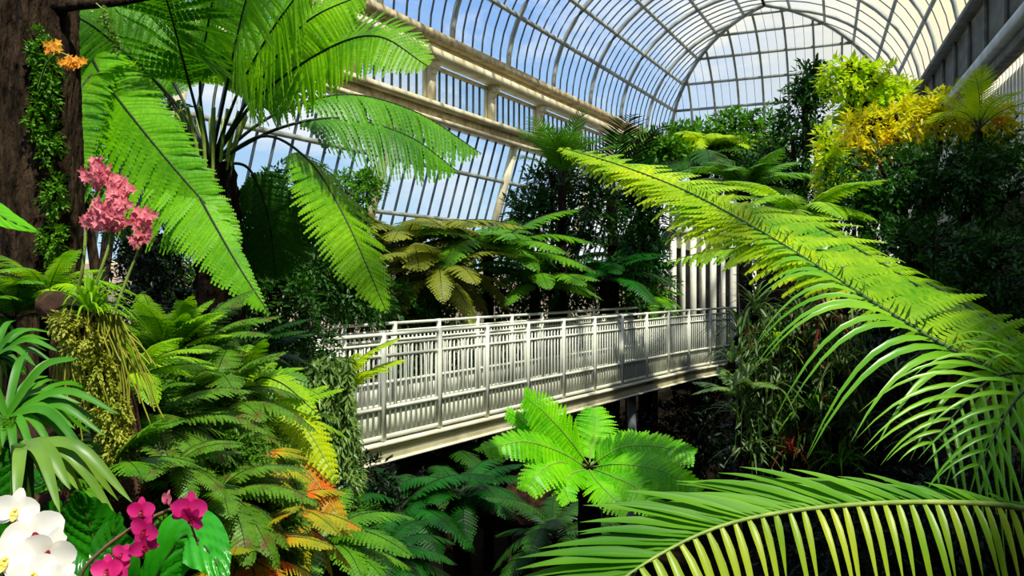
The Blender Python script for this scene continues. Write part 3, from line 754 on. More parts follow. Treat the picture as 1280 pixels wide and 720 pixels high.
fernclump('bright little fern on the crest of the bank, nearest the bridge', 300, 490, 3.2, .3, 18, 'limegreen', (0,60))
fernclump('small fern left of the bank crest, in front of tree fern trunk', 245, 450, 3.1, .3, 16, 'mossfern', (10,70))
fernclump('dull green fern halfway down between crest and orange fern', 225, 540, 2.6, .28, 20, 'mossfern', (-25,50))
fernclump('low spreading fern just above the bottom edge by the broad leaf', 300, 700, 2.3, .26, 20, 'autumn', (-30,50))
# fine creeping cover on the bank
def cover(name, label, regions, leaf, mat, cat='plant', per=7, hang=.5):
    c0 = regions[0]; t = thing(name, label, cat, W(c0[0], c0[1], c0[2]))
    g = G()
    for (px, py, Y, rx, ry, n) in regions: foliage(g, W(px, py, Y), (rx*Y/F, .10, ry*Y/F), n, leaf, .4, per, hang, .5)
    g.build('foliage', mat, t)
    g = G()
    for (px, py, Y, rx, ry, n) in regions:
        for k in range(5):
            p = W(px+random.uniform(-.7,.7)*rx, py-ry*.7, Y+.05); q = W(px+random.uniform(-.7,.7)*rx, py+ry*.7, Y)
            g.tube([p, (p+q)/2+Vector((.02,0,0)), q], .003, 4, cap=False)
    g.build('stem', 'stem', t); return t
cover('creeper', 'fine-leaved creeper matting the fern bank from moss roots to the orchids', [(230,510,2.75,80,60,1800),(190,560,2.4,60,60,1400),(270,590,2.5,70,60,1800),(320,660,2.5,60,60,1500),(250,660,2.3,60,60,1400)], .02, 'mossfern')
# mound under it
def mound(label, blobs, mat='rock', name='rock'):
    c = blobs[0]; cc = W(c[0], c[1], c[2]); t = None
    g = G()
    for (px, py, Y, rx, ry) in blobs:
        c = W(px, py, Y); R = (rx*Y/F, rx*Y/F*.5, ry*Y/F); V = []; Fc = []; nu, nv = 20, 12
        for j in range(nv+1):
            for i in range(nu):
                a, b = 2*math.pi*i/nu, math.pi*j/nv; k = 1+.14*math.sin(3*a+2*b+px)+.08*math.sin(7*a-4*b)
                V.append((c.x+R[0]*k*math.sin(b)*math.cos(a), c.y+R[1]*k*math.sin(b)*math.sin(a), c.z+R[2]*k*math.cos(b)))
        for j in range(nv):
            for i in range(nu): Fc.append((j*nu+i, (j+1)*nu+i, (j+1)*nu+(i+1)%nu, j*nu+(i+1)%nu))
        g.add(V, Fc)
    o = g.build(name, mat, None, label, smooth=True, origin=W(*blobs[0][:3])); o['category'] = 'rock'; return o
mound('dark mossy rock mound carrying the ferns beside the strap-leaved plants', [(210,640,3.0,150,150)])
mound('dark rock under the outer fern fronds facing the footbridge', [(310,700,3.3,120,130)])
mound('brown rock wedge behind the white orchids and broad leaves', [(60,640,1.95,110,140)])

# broad ribbed leaves at the bottom
def ribleaf(parent, pts, w, mat, ribs=9):
    """big leaf with pleated side ribs; pts world path, w half width"""
    path = spline(pts, 60); g = G(); n = len(path); V = []; Fc = []; cols = 13
    for i, p in enumerate(path):
        u = i/(n-1); T = (path[min(i+1,n-1)]-path[max(i-1,0)]).normalized(); S = T.cross(Vector((.1,-.8,.55))).normalized(); Nb = S.cross(T)
        ww = w*max(.02, math.sin(math.pi*min(1, .04+.96*u))**1.0)*.85
        for k in range(cols):
            q = -1+2*k/(cols-1)
            bump = .09*w*math.cos(2*math.pi*(u*ribs-abs(q)*1.9))*(1-abs(q)*.3)
            V.append(tuple(p + S*ww*q + T*abs(q)*ww*.25 + Nb*(abs(q)*ww*.18+bump - (.25*ww*q*q))))
    for i in range(n-1):
        for k in range(cols-1): Fc.append((i*cols+k, i*cols+k+1, (i+1)*cols+k+1, (i+1)*cols+k))
    g.add(V, Fc); o = g.build('leaf', mat, parent, smooth=True)
    g = G(); g.tube(path, [.0035*(1-.7*i/(n-1)) for i in range(n)], 5); g.build('midrib', 'stem', o)
t = thing('broad_leaf_plant', 'low plant with large ribbed glossy leaves behind the magenta orchids', 'plant', W(165, 790, 1.35))
ribleaf(t, [W(165,790,1.35), W(190,730,1.3), W(230,670,1.28), (W(200,650,1.3))][:3]+[W(262,690,1.25), W(285,735,1.22)], .05, 'broadlit')
ribleaf(t, [W(160,790,1.35), W(125,700,1.34), W(110,650,1.33), W(95,612,1.3)], .05, 'broad')
ribleaf(t, [W(165,790,1.35), W(150,720,1.3), W(140,680,1.3), W(150,640,1.3)], .04, 'broad')
ribleaf(t, [W(165,790,1.35), W(100,740,1.3), W(70,715,1.3), W(40,690,1.3)], .045, 'broad')
t = thing('broad_leaf_plant', 'broad dark leaves standing behind the white orchid flowers', 'plant', W(-20, 760, 1.5))
ribleaf(t, [W(-20,760,1.5), W(5,680,1.5), W(30,620,1.5), W(62,600,1.45)], .06, 'broad')
ribleaf(t, [W(-20,760,1.5), W(-20,660,1.5), W(0,590,1.5), W(20,560,1.5)], .055, 'broad')
ribleaf(t, [W(-15,760,1.5), W(30,710,1.5), W(60,660,1.5), W(72,620,1.5)], .05, 'broad')
ribleaf(t, [W(-15,760,1.5), W(-60,640,1.5), W(-20,560,1.5), W(20,520,1.5)], .05, 'mid')
t = thing('broad_leaf_plant', 'single broad leaf jutting in from beside the trunk, above the small strap-leaved plant', 'plant', W(-60, 300, 1.9))
ribleaf(t, [W(-60,300,1.9), W(-20,262,1.9), (W(10,275,1.88)), W(52,292,1.86)], .028, 'vivid')

# orchids
def petal(g, c, d, nr, L, w, cup=.2):
    d = d.normalized(); s = d.cross(nr).normalized(); nb = s.cross(d); V = []; Fc = []; R, C_ = 7, 5
    for i in range(R):
        u = i/(R-1); ww = w*.5*max(.12, math.sin(math.pi*(.1+.86*u))**.6)
        for k in range(C_):
            q = -1+2*k/(C_-1); V.append(tuple(c + d*L*u + s*ww*q - nb*(cup*L*u*u*.6) + nb*(abs(q)**2*ww*.2)))
    for i in range(R-1):
        for k in range(C_-1): Fc.append((i*C_+k, i*C_+k+1, (i+1)*C_+k+1, (i+1)*C_+k))
    g.add(V, Fc)
def orchid(parent, c, r, face, mat, lip, roll=0, full=True):
    f = Vector(face).normalized(); u = f.cross(Z).normalized(); v = u.cross(f)
    dr = lambda a: u*math.cos(math.radians(a+roll)) + v*math.sin(math.radians(a+roll))
    fl = G()
    for a in (90, 215, 325): petal(fl, c-f*r*.05, dr(a)+f*.12, f, r, r*.62)
    for a in (12, 168): petal(fl, c, dr(a)+f*.2, f, r*1.02, r*1.15, .1)
    o = fl.build('flower', mat, parent, smooth=True)
    g = G(); petal(g, c+f*r*.05, dr(270)+f*.8, f, r*.5, r*.34, .5); petal(g, c+f*r*.08, dr(235)+f*.9, f, r*.3, r*.2); petal(g, c+f*r*.08, dr(305)+f*.9, f, r*.3, r*.2)
    g.tube([c, c+f*r*.22+v*r*.03], [r*.09, r*.06], 6); g.build('lip', lip, o, smooth=True)
t = thing('white_orchid', 'spray of large white orchid flowers in the bottom corner', 'orchid', W(-30, 790, 1.0))
g = G(); g.tube(spline([W(-30,790,1.02), W(-25,700,1.02), W(0,650,1.02), W(40,668,1.02), W(70,690,1.02)], 20), .003, 6); g.build('stem', 'orchidstem', t)
orchid(t, W(20,638,1.0), .026, (.3,-1,.2), 'whitepetal', 'yellowpetal', 10)
orchid(t, W(44,668,.99), .034, (.35,-1,.2), 'whitepetal', 'crimson', -20)
orchid(t, W(60,690,.98), .030, (.5,-1,-.1), 'whitepetal', 'crimson', 25)
t = thing('white_orchid', 'lower spray of white orchid blooms cut off at the bottom edge', 'orchid', W(-20, 800, .95))
g = G(); g.tube(spline([W(-20,800,.97), W(-5,740,.97), W(15,712,.97), W(60,735,.97)], 14), .003, 6); g.build('stem', 'orchidstem', t)
orchid(t, W(8,700,.95), .032, (.2,-1,.4), 'whitepetal', 'yellowpetal', 15)
orchid(t, W(42,718,.93), .026, (.3,-1,.4), 'whitepetal', 'yellowpetal', -25)
orchid(t, W(75,728,.93), .022, (.3,-1,.4), 'whitepetal', 'yellowpetal', 35)
t = thing('magenta_orchid', 'arching stem of magenta orchid blooms over the ribbed leaves', 'orchid', W(85, 790, 1.1))
g = G(); st = spline([W(85,790,1.1), W(100,722,1.1), W(125,690,1.1), W(165,660,1.1), W(205,640,1.1), W(238,628,1.1)], 30); g.tube(st, .0026, 6); g.build('stem', 'orchidstem', t, smooth=True)
orchid(t, W(177,638,1.08), .017, (.2,-1,.1), 'magenta', 'crimson', 0)
orchid(t, W(182,662,1.07), .020, (-.2,-1,0), 'magenta', 'crimson', 20)
orchid(t, W(180,682,1.07), .018, (.3,-1,-.2), 'magenta', 'crimson', -30)
orchid(t, W(236,636,1.08), .022, (.5,-1,.0), 'magenta', 'crimson', 10)
orchid(t, W(241,648,1.07), .017, (-.3,-1,-.3), 'magenta', 'crimson', 40)
orchid(t, W(210,624,1.09), .012, (-.8,-1,.2), 'pinkpetal', 'magenta', 0)
orchid(t, W(153,692,1.07), .013, (0,-1,.2), 'magenta', 'crimson', 30)
orchid(t, W(134,712,1.06), .019, (.2,-1,.3), 'magenta', 'crimson', 0)
orchid(t, W(150,712,1.07), .016, (-.2,-1,.3), 'magenta', 'crimson', 50)
g = G(); g.tube(spline([W(236,648,1.08), W(243,668,1.08), W(248,682,1.08)], 6), .0015, 5); g.build('bud_stem', 'orchidstem', t)

# --- dark evergreen mass left of the bridge
shrub('evergreen_shrub', 'dense dark evergreen shrub behind the tree fern trunk', 'shrub', [(320,300,6.6,60,70),(370,260,6.9,50,60),(340,380,6.4,60,55)], .07, 1.3, 'dark')
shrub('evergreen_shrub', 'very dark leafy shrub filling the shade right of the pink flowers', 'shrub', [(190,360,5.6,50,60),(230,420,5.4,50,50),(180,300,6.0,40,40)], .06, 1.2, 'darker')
shrub('evergreen_shrub', 'dark shrub rising directly behind the left end of the bridge', 'shrub', [(420,330,12.5,50,60),(450,370,12.6,40,30)], .12, 1.1, 'dark')
shrub('leafy_tree', 'small tree with fresh green leaves against the sloping glass', 'tree', [(432,240,13.5,38,30),(420,280,13.5,40,30),(460,225,13.7,18,12)], .1, 1.0, 'mid', trunk=.07)
shrub('leafy_tree', 'dark canopy tree behind the giant tree fern, near the trunk', 'tree', [(110,200,7.5,50,60),(170,140,7.6,60,40),(80,100,7.4,50,60),(140,60,7.6,70,40)], .09, .7, 'dark', trunk=.08)
shrub('leafy_tree', 'light-dappled leafy tree seen through gap beside the pink blossoms', 'tree', [(190,320,9.5,25,30),(205,345,9.5,30,20),(150,255,9.6,20,25)], .09, .9, 'mid', trunk=.05)
def vinecurtain(name, label, px0, px1, py0, py1, Y, n, leaf, mat, per=30, spread=.3, basept=None, cat='vine'):
    b = W((px0+px1)/2, py0, Y); t = thing(name, label, cat, b); g = G(); gs = G(); Pl=[];Dl=[]
    for i in range(n):
        u = random.random(); x = px0+(px1-px0)*u; top = W(x, py0+random.uniform(-8, 20), Y+random.uniform(-spread, spread)); L = (py1-py0)*Y/F*random.uniform(.5, 1.0)*(1-.25*abs(u-.5))
        sw = random.uniform(-.1,.1)*L; pts = [top + Vector((sw*k*k/64, 0, -L*k/8)) for k in range(9)]; gs.tube(pts, .004, 4, cap=False)
        for k in range(per):
            p, _ = arc(pts, random.random()); d = Vector(rnd_unit(1)[0]); d.z = -abs(d.z)-.4; Pl.append(tuple(p)); Dl.append(tuple(d))
    P = np.array(Pl); D = np.array(Dl); Ln = leaf*RNG.uniform(.7,1.3,len(P)); g.leaves(P, D, np.array([.2,-.5,.8])+rnd_unit(len(P))*.5, Ln, Ln*.3, .1, .2)
    g.build('foliage', mat, t); gs.build('stem', 'stem', t); return t
vinecurtain('trailing_shrub', 'grey-green trailing shrub draped over the near end of the white bridge', 365, 440, 450, 612, 7.9, 220, .085, 'cascade', 40, .4, cat='shrub')
shrub('evergreen_shrub', 'rounded dark shrub above the grey-green trailing one at bridge start', 'shrub', [(375,430,8.0,50,30),(330,440,7.6,45,40),(400,470,7.9,28,30),(360,500,7.9,45,50)], .07, 1.1, 'dark')
fernclump('arching yellowish fern frond clump in front of the bridge balusters', 425, 500, 8.3, .75, 5, 'lime', (20,60), (-60,40))
shrub('evergreen_shrub', 'shadowy undergrowth shrub beneath the near end of the bridge', 'shrub', [(380,620,6.5,50,45),(440,600,9.0,60,35)], .08, 1.0, 'darker')

t = [o for o in bpy.data.objects if o.name.startswith('trailing_shrub')][0]
g = G()
for (x, y, rx, ry) in ((395,485,36,34),(415,535,30,45),(380,520,34,50),(425,585,18,22),(360,460,30,24)): foliage(g, W(x, y, 7.8), (rx*7.8/F, .3, ry*7.8/F), 420, .085, .24, 9, hang=1.4)
g.build('foliage', 'cascade', t)
shrub('evergreen_shrub', 'dark shrub behind the bridge handrail at its left, under the olive tree fern', 'shrub', [(470,375,15,50,30),(520,380,16,50,25),(430,380,14,45,30)], .13, 1.1, 'dark')
fernclump('small bright fern at the foot of the dark trunk, under the pink flowers', 55, 372, 2.4, .22, 18, 'limegreen', (-10,55))
fernclump('shaded fern between the foot of the dark trunk and the strap leaves', 15, 400, 2.4, .24, 16, 'mid', (-10,55))
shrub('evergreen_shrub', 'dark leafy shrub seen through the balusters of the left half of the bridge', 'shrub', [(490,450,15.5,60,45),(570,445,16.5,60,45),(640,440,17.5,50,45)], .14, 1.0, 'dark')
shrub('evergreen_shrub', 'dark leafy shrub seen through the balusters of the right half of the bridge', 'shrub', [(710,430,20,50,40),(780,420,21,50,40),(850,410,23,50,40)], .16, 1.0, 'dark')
# --- behind the bridge
def TFb(label, px, py, Y, size, n, mat, **kw): return treefern(label, px, py, Y, size, n, mat, **kw)
TFb('tree fern behind the bridge, first right of the dark shrub, olive fronds', 500, 318, 17, 2.3, 20, 'olive', tilt=(0,35))
TFb('tree fern behind the bridge centre with yellowed drooping fronds', 545, 345, 16, 1.7, 18, 'olive', tilt=(-40,30))
TFb('green tree fern left of the dark central tree', 610, 325, 17.5, 2.1, 20, 'mid', tilt=(0,40))
TFb('low green tree fern just over the bridge handrail, below central tree', 668, 360, 17.2, 1.45, 18, 'mid', tilt=(-5,35))
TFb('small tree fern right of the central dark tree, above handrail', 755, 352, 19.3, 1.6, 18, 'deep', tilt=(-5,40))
TFb('bright little fern drooping at the handrail near the pavilion', 808, 372, 21.0, 1.0, 14, 'bright', tilt=(-30,40))
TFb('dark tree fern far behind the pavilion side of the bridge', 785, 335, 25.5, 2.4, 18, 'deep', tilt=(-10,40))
shrub('hedge_shrub', 'olive-green shrub row segment directly against the sloping glass', 'shrub', [(500,315,19,70,16),(560,318,20,60,14),(450,318,16.5,50,16)], .2, 1.1, 'olive')
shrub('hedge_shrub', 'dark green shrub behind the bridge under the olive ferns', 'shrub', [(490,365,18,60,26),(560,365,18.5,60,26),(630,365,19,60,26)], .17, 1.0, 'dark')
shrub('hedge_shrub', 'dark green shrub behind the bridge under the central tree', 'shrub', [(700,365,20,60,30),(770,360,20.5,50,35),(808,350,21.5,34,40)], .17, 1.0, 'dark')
shrub('hedge_shrub', 'light green shrub poking up left of the central dark tree', 'shrub', [(575,305,20,30,20),(620,310,20.5,30,18),(655,300,20,25,20)], .15, 1.0, 'mid')
shrub('leafy_tree', 'tall dark-leaved tree standing centrally behind the bridge', 'tree', [(700,270,19,55,45),(660,260,19,30,25),(740,265,19,45,40),(700,320,19,60,35),(690,225,19,30,25)], .18, .55, 'dark', trunk=.11)
treefern('spiky palm sticking up from the dark central tree', 702, 232, 18.2, 1.5, 22, 'mid', r=.09, kind='palm', tilt=(15,85), name='palm', cat='palm')
treefern('dark drooping palm between central tree and pavilion', 765, 250, 20, 2.3, 22, 'darker', r=.12, kind='palm', tilt=(-10,70), name='palm', cat='palm')
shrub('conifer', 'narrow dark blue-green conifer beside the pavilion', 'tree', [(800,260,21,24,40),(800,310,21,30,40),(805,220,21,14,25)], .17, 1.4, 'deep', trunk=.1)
# flat umbrella canopies
shrub('umbrella_tree', 'flat dark green canopy just under the left roof cornice', 'tree', [(800,180,24,40,16),(835,185,24,30,14)], .2, 1.6, 'mid', trunk=.12)
TFb('yellow-green flat-topped tree fern in front of the far gable glass', 880, 190, 26, 2.15, 24, 'lime', tilt=(8,20), r=.14)
TFb('dark layered tree fern just below the yellow-green flat one', 868, 208, 25.2, 2.5, 24, 'dark', tilt=(-5,12), r=.14)
shrub('leafy_tree', 'far leafy tree with tufted top before the glass end wall', 'tree', [(915,158,26,24,20),(950,160,26,28,26),(885,165,26,24,14),(945,195,25,45,30),(850,168,26,18,10)], .22, 1.0, 'mid', trunk=.16)
shrub('leafy_tree', 'feathery dark tree rising above the yellow palm frond', 'tree', [(1005,140,18,30,40),(990,190,18,55,40),(1015,100,18,18,22),(960,220,18,40,25),(1000,240,18,60,30)], .17, .9, 'dark', trunk=.16)
shrub('leafy_tree', 'bright lime-topped tree highest among the right-hand trees', 'tree', [(1085,105,15,48,26),(1060,90,15,30,16),(1110,120,15,30,22),(1080,140,15,40,25)], .16, 1.1, 'lime', trunk=.13)
shrub('leafy_tree', 'golden yellow bushy tree with orange flushes under the dark gallery', 'tree', [(1120,155,12.5,62,30),(1180,145,12.5,50,32),(1225,150,12.5,40,22),(1085,165,12.5,40,30),(1060,200,12.5,35,32)], .12, 1.1, 'yellow', trunk=.12)
shrub('fastigiate_shrub', 'upright yellow-green feathery shrub left of the golden tree', 'shrub', [(1035,190,12,10,42),(1042,220,12,16,30)], .11, 2.0, 'lime', trunk=.05)
shrub('evergreen_shrub', 'broad dark green canopy filling the right side below golden tree', 'shrub', [(1110,225,9.5,80,45),(1190,215,9.5,80,45),(1250,240,9.5,60,60),(1080,260,9.5,50,45)], .085, 1.0, 'dark', trunk=.1)
shrub('evergreen_shrub', 'deep shaded shrub behind the pointed right-hand pinnae', 'shrub', [(1150,320,8.5,90,55),(1240,340,8.5,60,60),(1200,390,8.5,90,40)], .08, 1.0, 'dark', trunk=.09)
shrub('evergreen_shrub', 'fine mid-green shrub against the right wall slats', 'shrub', [(1255,170,13,40,45),(1230,190,12.5,40,25)], .12, .6, 'mid', trunk=.08)
treefern('wispy yellow palm arching beside the dark gallery beam', 1222, 165, 11, .8, 14, 'lime', r=.06, kind='palm', tilt=(25,80), name='palm', cat='palm')
TFb('soft green tree fern tucked above the big yellow frond', 1000, 275, 9, .85, 18, 'limegreen', tilt=(-5,40))
TFb('dim fern in shade below the narrow gap under the flat canopy', 930, 240, 14, 1.2, 16, 'mid', tilt=(0,40))

# --- the giant palm on the right
pb = W(1330, 560, 3.0); gz = ground(pb.x, pb.y)
cp = thing('cycad_palm', 'huge yellow-green palm frond sweeping down from the roof line to the right', 'palm', Vector((pb.x, pb.y, gz)))
trunkmesh(cp, Vector((pb.x, pb.y, gz-.05)), W(1345, 500, 3.0), .16, .13, 'fiber', n=14)
R1 = [W(1345,520,3.0), W(1250,470,3.05), W(1150,415,3.2), W(1050,352,3.45), W(960,295,3.8), W(860,240,4.3), W(770,205,4.8), W(700,184,5.2)]
mr = hero_frond(cp, R1, (.25,-.75,.6), .60, 'palmgreen', kind='palm', n=54, s0=.03, fwd=.75, droop=.8, lw=.036, sides=(-1,), prof=lambda u: (1 if u < .2 else max(0, 1-4.2*(u-.2) if u < .37 else .286-1.6*(u-.37)))*(1 if u > .08 else .8), lift=.35, seg=8, r=.014, stemmat='stem', label='long glossy drooping leaflets along the lower edge')
path = spline(R1, 40)
g = G(); fern_blade(g, path, Vector((.1,-.85,.5)).normalized(), .52, n=34, s0=.06, fwd=-.12, pn=22, droop=.20, sides=(1,), pw=.3, ov=.56, rnd=.15, prof=lambda u: (.75+.6*u if u < .4 else max(.04, .99-1.55*(u-.4)))); g.build('leaflet_row', 'limegreen', mr, label='serrated yellow-green upper leaflets')
for q, (wd, nv, sd, dr, mt) in enumerate([(.30,(.1,-.9,.3),(-1,),.35,'lime'),(.27,(-.1,-.7,.7),(1,-1),.2,'lime'),(.26,(.4,-.8,.2),(1,-1),.5,'lime'),(.27,(0,-.5,.85),(1,-1),.1,'lime')]):
    g = G(); fern_blade(g, path, Vector(nv).normalized(), wd, n=40+3*q, s0=.28+.03*q, fwd=.55+.1*q, pn=14, droop=dr, sides=sd, pw=.4, ov=.8, rnd=.3, prof=lambda u: (.3+.7*min(1,u*4))*(1-u)**.75+.08)
    g.build('leaflet_row', mt, mr, label='crowded bright yellow-green leaflets near the tip')
g = G(); P=[];D=[];
for k in range(80):
    p, T = arc(path, .05+.6*k/80); P.append(tuple(p)); D.append(tuple((Vector((random.uniform(-.3,.2),-.5,.35+random.random()*.5)))))
P=np.array(P); g.leaves(P, np.array(D), np.array([[.8,-.3,.3]]*80)+rnd_unit(80)*.3, RNG.uniform(.04,.09,80), RNG.uniform(.012,.02,80)); g.build('leaflet_row', 'strap_light', mr, label='short pale upright leaflets on the spine')
# companion fronds behind
hero_frond(cp, [W(1345,500,3.2), W(1260,420,3.8), W(1150,350,4.6), W(1010,310,5.4), W(900,312,6.0), (W(822,330,6.3))], (.1,-.55,.8), .32, 'limegreen', n=44, pn=14, s0=.15, droop=.35, r=.012, stemmat='stem')
hero_frond(cp, [W(1345,500,3.2), W(1240,420,4.0), W(1120,340,4.6), W(1010,280,5.2), W(930,270,5.6)], (.1,-.65,.7), .36, 'limegreen', n=40, pn=14, s0=.2, droop=.3, r=.012, stemmat='stem')
# fronds with long leaflets sweeping from the right edge
hero_frond(cp, [W(1345,520,3.0), W(1290,470,2.9), W(1230,480,2.8), W(1160,560,2.7)], (.2,-.6,.7), .48, 'palmgreen', kind='palm', n=14, s0=.1, fwd=.9, droop=.5, lw=.02, seg=7, r=.009, stemmat='stem')
hero_frond(cp, [W(1345,520,2.8), W(1310,480,2.6), W(1270,500,2.5), W(1220,590,2.4)], (.2,-.6,.7), .40, 'palmgreen', kind='palm', n=13, s0=.1, fwd=.8, droop=.5, lw=.018, seg=7, r=.009, stemmat='stem')
# bottom palm
pb = W(1400, 700, 2.2)
lpm = thing('palm', 'low palm frond arching across the bottom with hanging yellowed leaflets', 'palm', Vector((pb.x, pb.y, ground(pb.x, pb.y))))
trunkmesh(lpm, Vector((pb.x, pb.y, ground(pb.x,pb.y)-.05)), W(1390, 660, 2.2), .1, .08, 'fiber', n=10)
R3 = [W(1390,660,2.2), W(1270,634,2.15), W(1180,628,2.1), W(1080,630,2.05), W(980,640,2.0), W(900,658,1.95), W(830,690,1.9), W(770,730,1.86), W(730,770,1.84)]
g = G(); pth = spline(R3, 40)
o = hero_frond(lpm, R3, (0,-.55,.83), .31, 'palmdeep', kind='palm', n=64, s0=.12, fwd=1.0, droop=.16, lw=.03, sides=(1,), prof=lambda u: .18+.82*min(1,max(0,(u-.05)/.4)) , lift=.06, seg=7, r=.009, stemmat='palestem', label='long green upper leaflets combed towards the tip')
g = G(); palm_blade(g, pth, Vector((0,-.6,.8)), .19, n=36, s0=.12, fwd=.1, droop=.75, lw=.024, sides=(-1,), prof=lambda u: .8+.2*math.sin(9*u), lift=-.1, seg=6, rnd=.4)
g.build('leaflet_row', 'palmyellow', o, label='hanging yellow-green lower leaflets, a few browned')

# --- epiphyte column and shade on the right
cx = W(1010, 520, 7.2)
ec = thing('tree', 'shadowed tree trunk clothed in bromeliads right of the bridge end', 'tree', Vector((cx.x, cx.y, ground(cx.x, cx.y))))
trunkmesh(ec, Vector((cx.x, cx.y, ground(cx.x,cx.y)-.05)), W(1000, 330, 7.4), .42, .3, 'fiber', n=20, sides=24)
labs = ['spiky dark bromeliad at the top left of the epiphyte trunk by the railing', 'bright-centred bromeliad midway up the epiphyte trunk', 'bromeliad with reddish leaves under the big palm frond', 'arching grassy bromeliad low on the epiphyte trunk', 'pale-tipped bromeliad beside the black gap under the bridge', 'green bromeliad tuft directly below the reddish one', 'dark bromeliad overhanging the bridge end handrail', 'wispy bromeliad lowest right on the epiphyte trunk', 'red-leaved tuft near the foot of the epiphyte trunk', 'shadowed bromeliad right of the epiphyte trunk under long leaflets', 'grey-green bromeliad hanging straight under the handrail end', 'grassy bromeliad between the bright-centred one and reddish one', 'low dark bromeliad just above the bottom palm frond', 'bromeliad with rust-tinted blades beneath the pale-tipped one', 'arching bromeliad deep under the long palm leaflets', 'small lit bromeliad at the right foot of the epiphyte trunk', 'drooping bromeliad at the upper right of the epiphyte trunk', 'bromeliad tucked behind the red-leaved tuft near the trunk foot']
for (px, py, Y, s, mat, n), lb in zip([(945,395,6.9,.42,'brom',26),(970,440,6.7,.36,'limegreen',24),(1035,410,6.6,.4,'redleaf',22),(1050,470,6.6,.44,'brom',26),(925,520,6.8,.36,'cascade',18),(1020,520,6.6,.40,'mid',24),(925,420,7.0,.42,'brom',24),(1080,540,6.6,.42,'brom',24),(990,570,6.6,.3,'redleaf',18),(1120,480,6.4,.4,'brom',22),(915,455,6.9,.34,'cascade',22),(1000,400,6.6,.38,'brom',24),(940,570,6.6,.34,'brom',22),(960,490,6.6,.36,'brom',24),(1150,560,6.2,.44,'brom',22),(1050,585,6.4,.3,'mid',20),(1060,380,6.4,.42,'brom',24),(1010,545,6.8,.34,'brom',22)], labs):
    c = W(px, py, Y); t = thing('bromeliad', lb, 'bromeliad', c)
    crown(t, c, 'strap', mat, n, s, (-10, 60), name='leaf', w=.055)
    g = G(); g.tube([c-Z*.06+Vector((0,.06,0)), c+Z*.02], [.05,.03], 8); g.build('rootstock', 'fiber', t)
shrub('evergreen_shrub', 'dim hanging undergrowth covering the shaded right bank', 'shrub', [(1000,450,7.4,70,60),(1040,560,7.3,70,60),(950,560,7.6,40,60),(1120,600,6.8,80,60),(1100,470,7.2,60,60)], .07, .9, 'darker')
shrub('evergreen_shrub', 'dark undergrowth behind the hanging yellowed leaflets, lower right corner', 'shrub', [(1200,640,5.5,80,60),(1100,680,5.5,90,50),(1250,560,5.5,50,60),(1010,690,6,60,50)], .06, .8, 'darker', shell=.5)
vinecurtain('hanging_vine', 'thin trailing vines hanging over the epiphyte trunk beside the bridge end', 925, 1090, 385, 610, 6.9, 120, .075, 'brom', 30, .5)
fernclump('drooping pale fern beside the black gap under the bridge end', 925, 500, 6.6, .4, 10, 'cascade', (20,70))

# --- centre foreground tree fern
cc = W(735, 582, 7.0)
cf = thing('tree_fern', 'vivid green young tree fern in front of the bridge girder', 'tree fern', Vector((cc.x, cc.y, ground(cc.x, cc.y))))
trunkmesh(cf, cf.location-Z*.03, cc, .13, .09, 'fiber', n=30)
def cff(pts, w, n=26, mat='vivid', **kw):
    w *= 1.25
    kw.setdefault('s0', .08); kw.setdefault('nrm', (.05,-.75,.65)); nr = kw.pop('nrm')
    hero_frond(cf, [W(*p) for p in pts], nr, w, mat, n=n, pn=12, r=.007, stemmat='palestem', pw=.6, ov=.95, prof=lambda u: math.sin(math.pi*(.22+.7*u))**.6, **kw)
cff([(735,580,7),(708,545,6.8),(680,515,6.7),(657,497,6.6)], .20)
cff([(733,582,7),(700,560,6.9),(665,535,6.8),(635,515,6.7)], .11)
cff([(737,578,7),(740,555,7.1),(745,530,7.2),(742,510,7.3)], .17)
cff([(733,584,7),(700,565,6.6),(655,552,6.3),(608,562,6.1)], .14)
cff([(735,584,7),(745,600,6.6),(762,618,6.4),(784,638,6.3)], .13)
cff([(733,586,7),(700,578,6.5),(675,590,6.2),(660,612,6.1)], .16)
cff([(735,586,7),(715,592,6.5),(705,606,6.3),(712,625,6.2)], .12)
cff([(738,582,7),(775,560,6.9),(820,558,6.8),(866,568,6.7)], .16)
cff([(738,584,7),(775,580,6.7),(825,588,6.5),(875,612,6.4)], .16)
cff([(738,585,7),(765,595,6.6),(795,610,6.4),(825,640,6.3)], .15)
cff([(738,580,7),(765,560,7.2),(790,548,7.4),(815,550,7.5)], .13)

# --- dim ferns below the bridge
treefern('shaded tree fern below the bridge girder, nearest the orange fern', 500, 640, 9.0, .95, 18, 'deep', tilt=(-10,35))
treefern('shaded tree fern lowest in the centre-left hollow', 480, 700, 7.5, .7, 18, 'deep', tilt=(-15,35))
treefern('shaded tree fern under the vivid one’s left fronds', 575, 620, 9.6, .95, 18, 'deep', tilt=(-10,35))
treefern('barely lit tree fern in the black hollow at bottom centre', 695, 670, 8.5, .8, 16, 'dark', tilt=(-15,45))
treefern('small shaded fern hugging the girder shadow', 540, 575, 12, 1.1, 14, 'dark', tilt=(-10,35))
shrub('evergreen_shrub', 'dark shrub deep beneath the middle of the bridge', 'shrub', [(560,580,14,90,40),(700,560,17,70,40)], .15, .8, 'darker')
shrub('evergreen_shrub', 'leafy shrub at the bottom between autumn fern and dark hollow', 'shrub', [(440,660,6.5,40,40),(430,710,6.2,50,30)], .05, 1.0, 'mid')
mound('large brown rock in the shade below the bridge girder', [(640,610,14,60,50)])

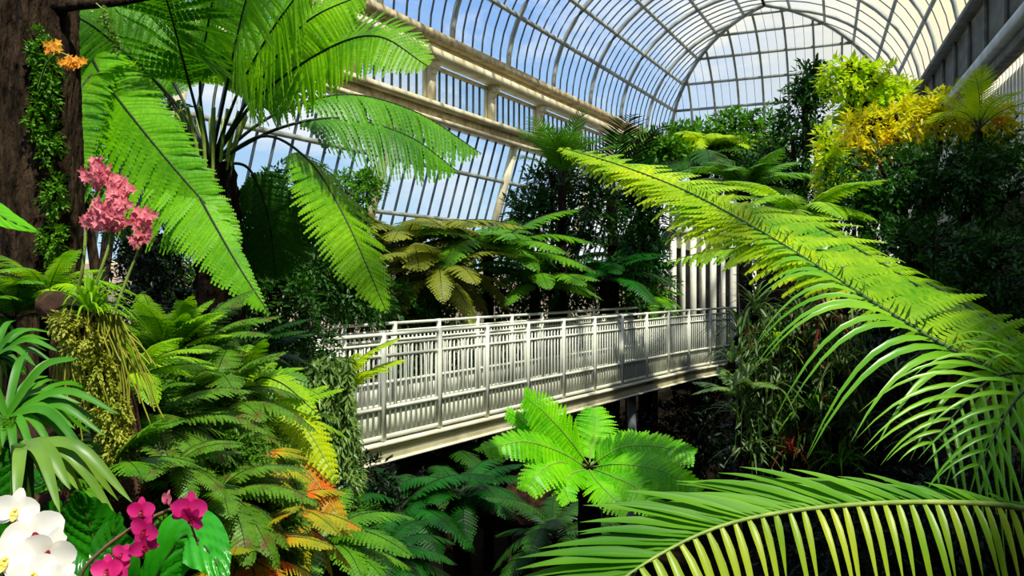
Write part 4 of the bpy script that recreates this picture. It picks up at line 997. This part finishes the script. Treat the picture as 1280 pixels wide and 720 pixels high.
# ------------------------------------------------------------------ camera, light, world
cam = bpy.data.cameras.new('camera'); co = bpy.data.objects.new('camera', cam); COL.objects.link(co)
co.location = (0,0,EYE); co.rotation_euler = (math.radians(90),0,0)
cam.sensor_width = 36; cam.lens = F/1280*36; cam.shift_y = -(360-HZ)/1280; cam.clip_start = .05; cam.clip_end = 500
scene.camera = co
SD = Vector((.28, -.5, .85)).normalized()
sun = bpy.data.lights.new('sun', 'SUN'); sun.energy = 7.0; sun.angle = math.radians(1.2); sun.color = (1,.93,.78)
so = bpy.data.objects.new('sun', sun); COL.objects.link(so); so.rotation_euler = SD.to_track_quat('Z', 'Y').to_euler(); so.location = (20,-5,30)
w = bpy.data.worlds.new('world'); scene.world = w; w.use_nodes = True; nt = w.node_tree; N = nt.nodes; L = nt.links; N.clear()
out = N.new('ShaderNodeOutputWorld'); bg = N.new('ShaderNodeBackground'); tc = N.new('ShaderNodeTexCoord')
nz = N.new('ShaderNodeTexNoise'); nz.inputs['Scale'].default_value = 2.8; nz.inputs['Detail'].default_value = 7; nz.inputs['Roughness'].default_value = .6; nz.inputs['Distortion'].default_value = .3
mp = N.new('ShaderNodeMapping'); mp.inputs['Scale'].default_value = (1,1,2.2); mp.inputs['Location'].default_value = (.3,.1,0)
L.new(tc.outputs['Generated'], mp.inputs[0]); L.new(mp.outputs[0], nz.inputs['Vector'])
sep = N.new('ShaderNodeSeparateXYZ'); L.new(tc.outputs['Generated'], sep.inputs[0])
rz = N.new('ShaderNodeMapRange'); rz.inputs['From Min'].default_value = .0; rz.inputs['From Max'].default_value = .55; L.new(sep.outputs['Z'], rz.inputs[0])
sky = N.new('ShaderNodeMix'); sky.data_type = 'RGBA'; sky.inputs['A'].default_value = srgb(195,230,248); sky.inputs['B'].default_value = srgb(15,125,235); L.new(rz.outputs[0], sky.inputs['Factor'])
rc = N.new('ShaderNodeMapRange'); rc.inputs['From Min'].default_value = .45; rc.inputs['From Max'].default_value = .62; L.new(nz.outputs['Fac'], rc.inputs[0])
# clouds thicken towards the sun side
dt = N.new('ShaderNodeVectorMath'); dt.operation = 'DOT_PRODUCT'; dt.inputs[1].default_value = tuple(Vector((.78,.45,.45)).normalized()); L.new(tc.outputs['Generated'], dt.inputs[0])
rd = N.new('ShaderNodeMapRange'); rd.inputs['From Min'].default_value = .62; rd.inputs['From Max'].default_value = .85; L.new(dt.outputs['Value'], rd.inputs[0])
mxm = N.new('ShaderNodeMath'); mxm.operation = 'MAXIMUM'; L.new(rc.outputs[0], mxm.inputs[0]); L.new(rd.outputs[0], mxm.inputs[1])
cl = N.new('ShaderNodeMix'); cl.data_type = 'RGBA'; cl.inputs['A'].default_value = srgb(250,251,250); cl.inputs['B'].default_value = srgb(255,236,188); L.new(rd.outputs[0], cl.inputs['Factor'])
fin = N.new('ShaderNodeMix'); fin.data_type = 'RGBA'; L.new(sky.outputs['Result'], fin.inputs['A']); L.new(cl.outputs['Result'], fin.inputs['B']); L.new(mxm.outputs[0], fin.inputs['Factor'])
L.new(fin.outputs['Result'], bg.inputs['Color']); bg.inputs['Strength'].default_value = 1.15; L.new(bg.outputs[0], out.inputs[0])
vs_ = scene.view_settings; vs_.view_transform = 'Standard'; vs_.look = 'None'; vs_.exposure = 0.0; vs_.gamma = 1; vs_.use_curve_mapping = False
cy = scene.cycles; cy.use_denoising = True; cy.max_bounces = 6; cy.diffuse_bounces = 3; cy.glossy_bounces = 2; cy.transmission_bounces = 4; cy.transparent_max_bounces = 12; cy.caustics_reflective = False; cy.caustics_refractive = False; cy.sample_clamp_indirect = 4
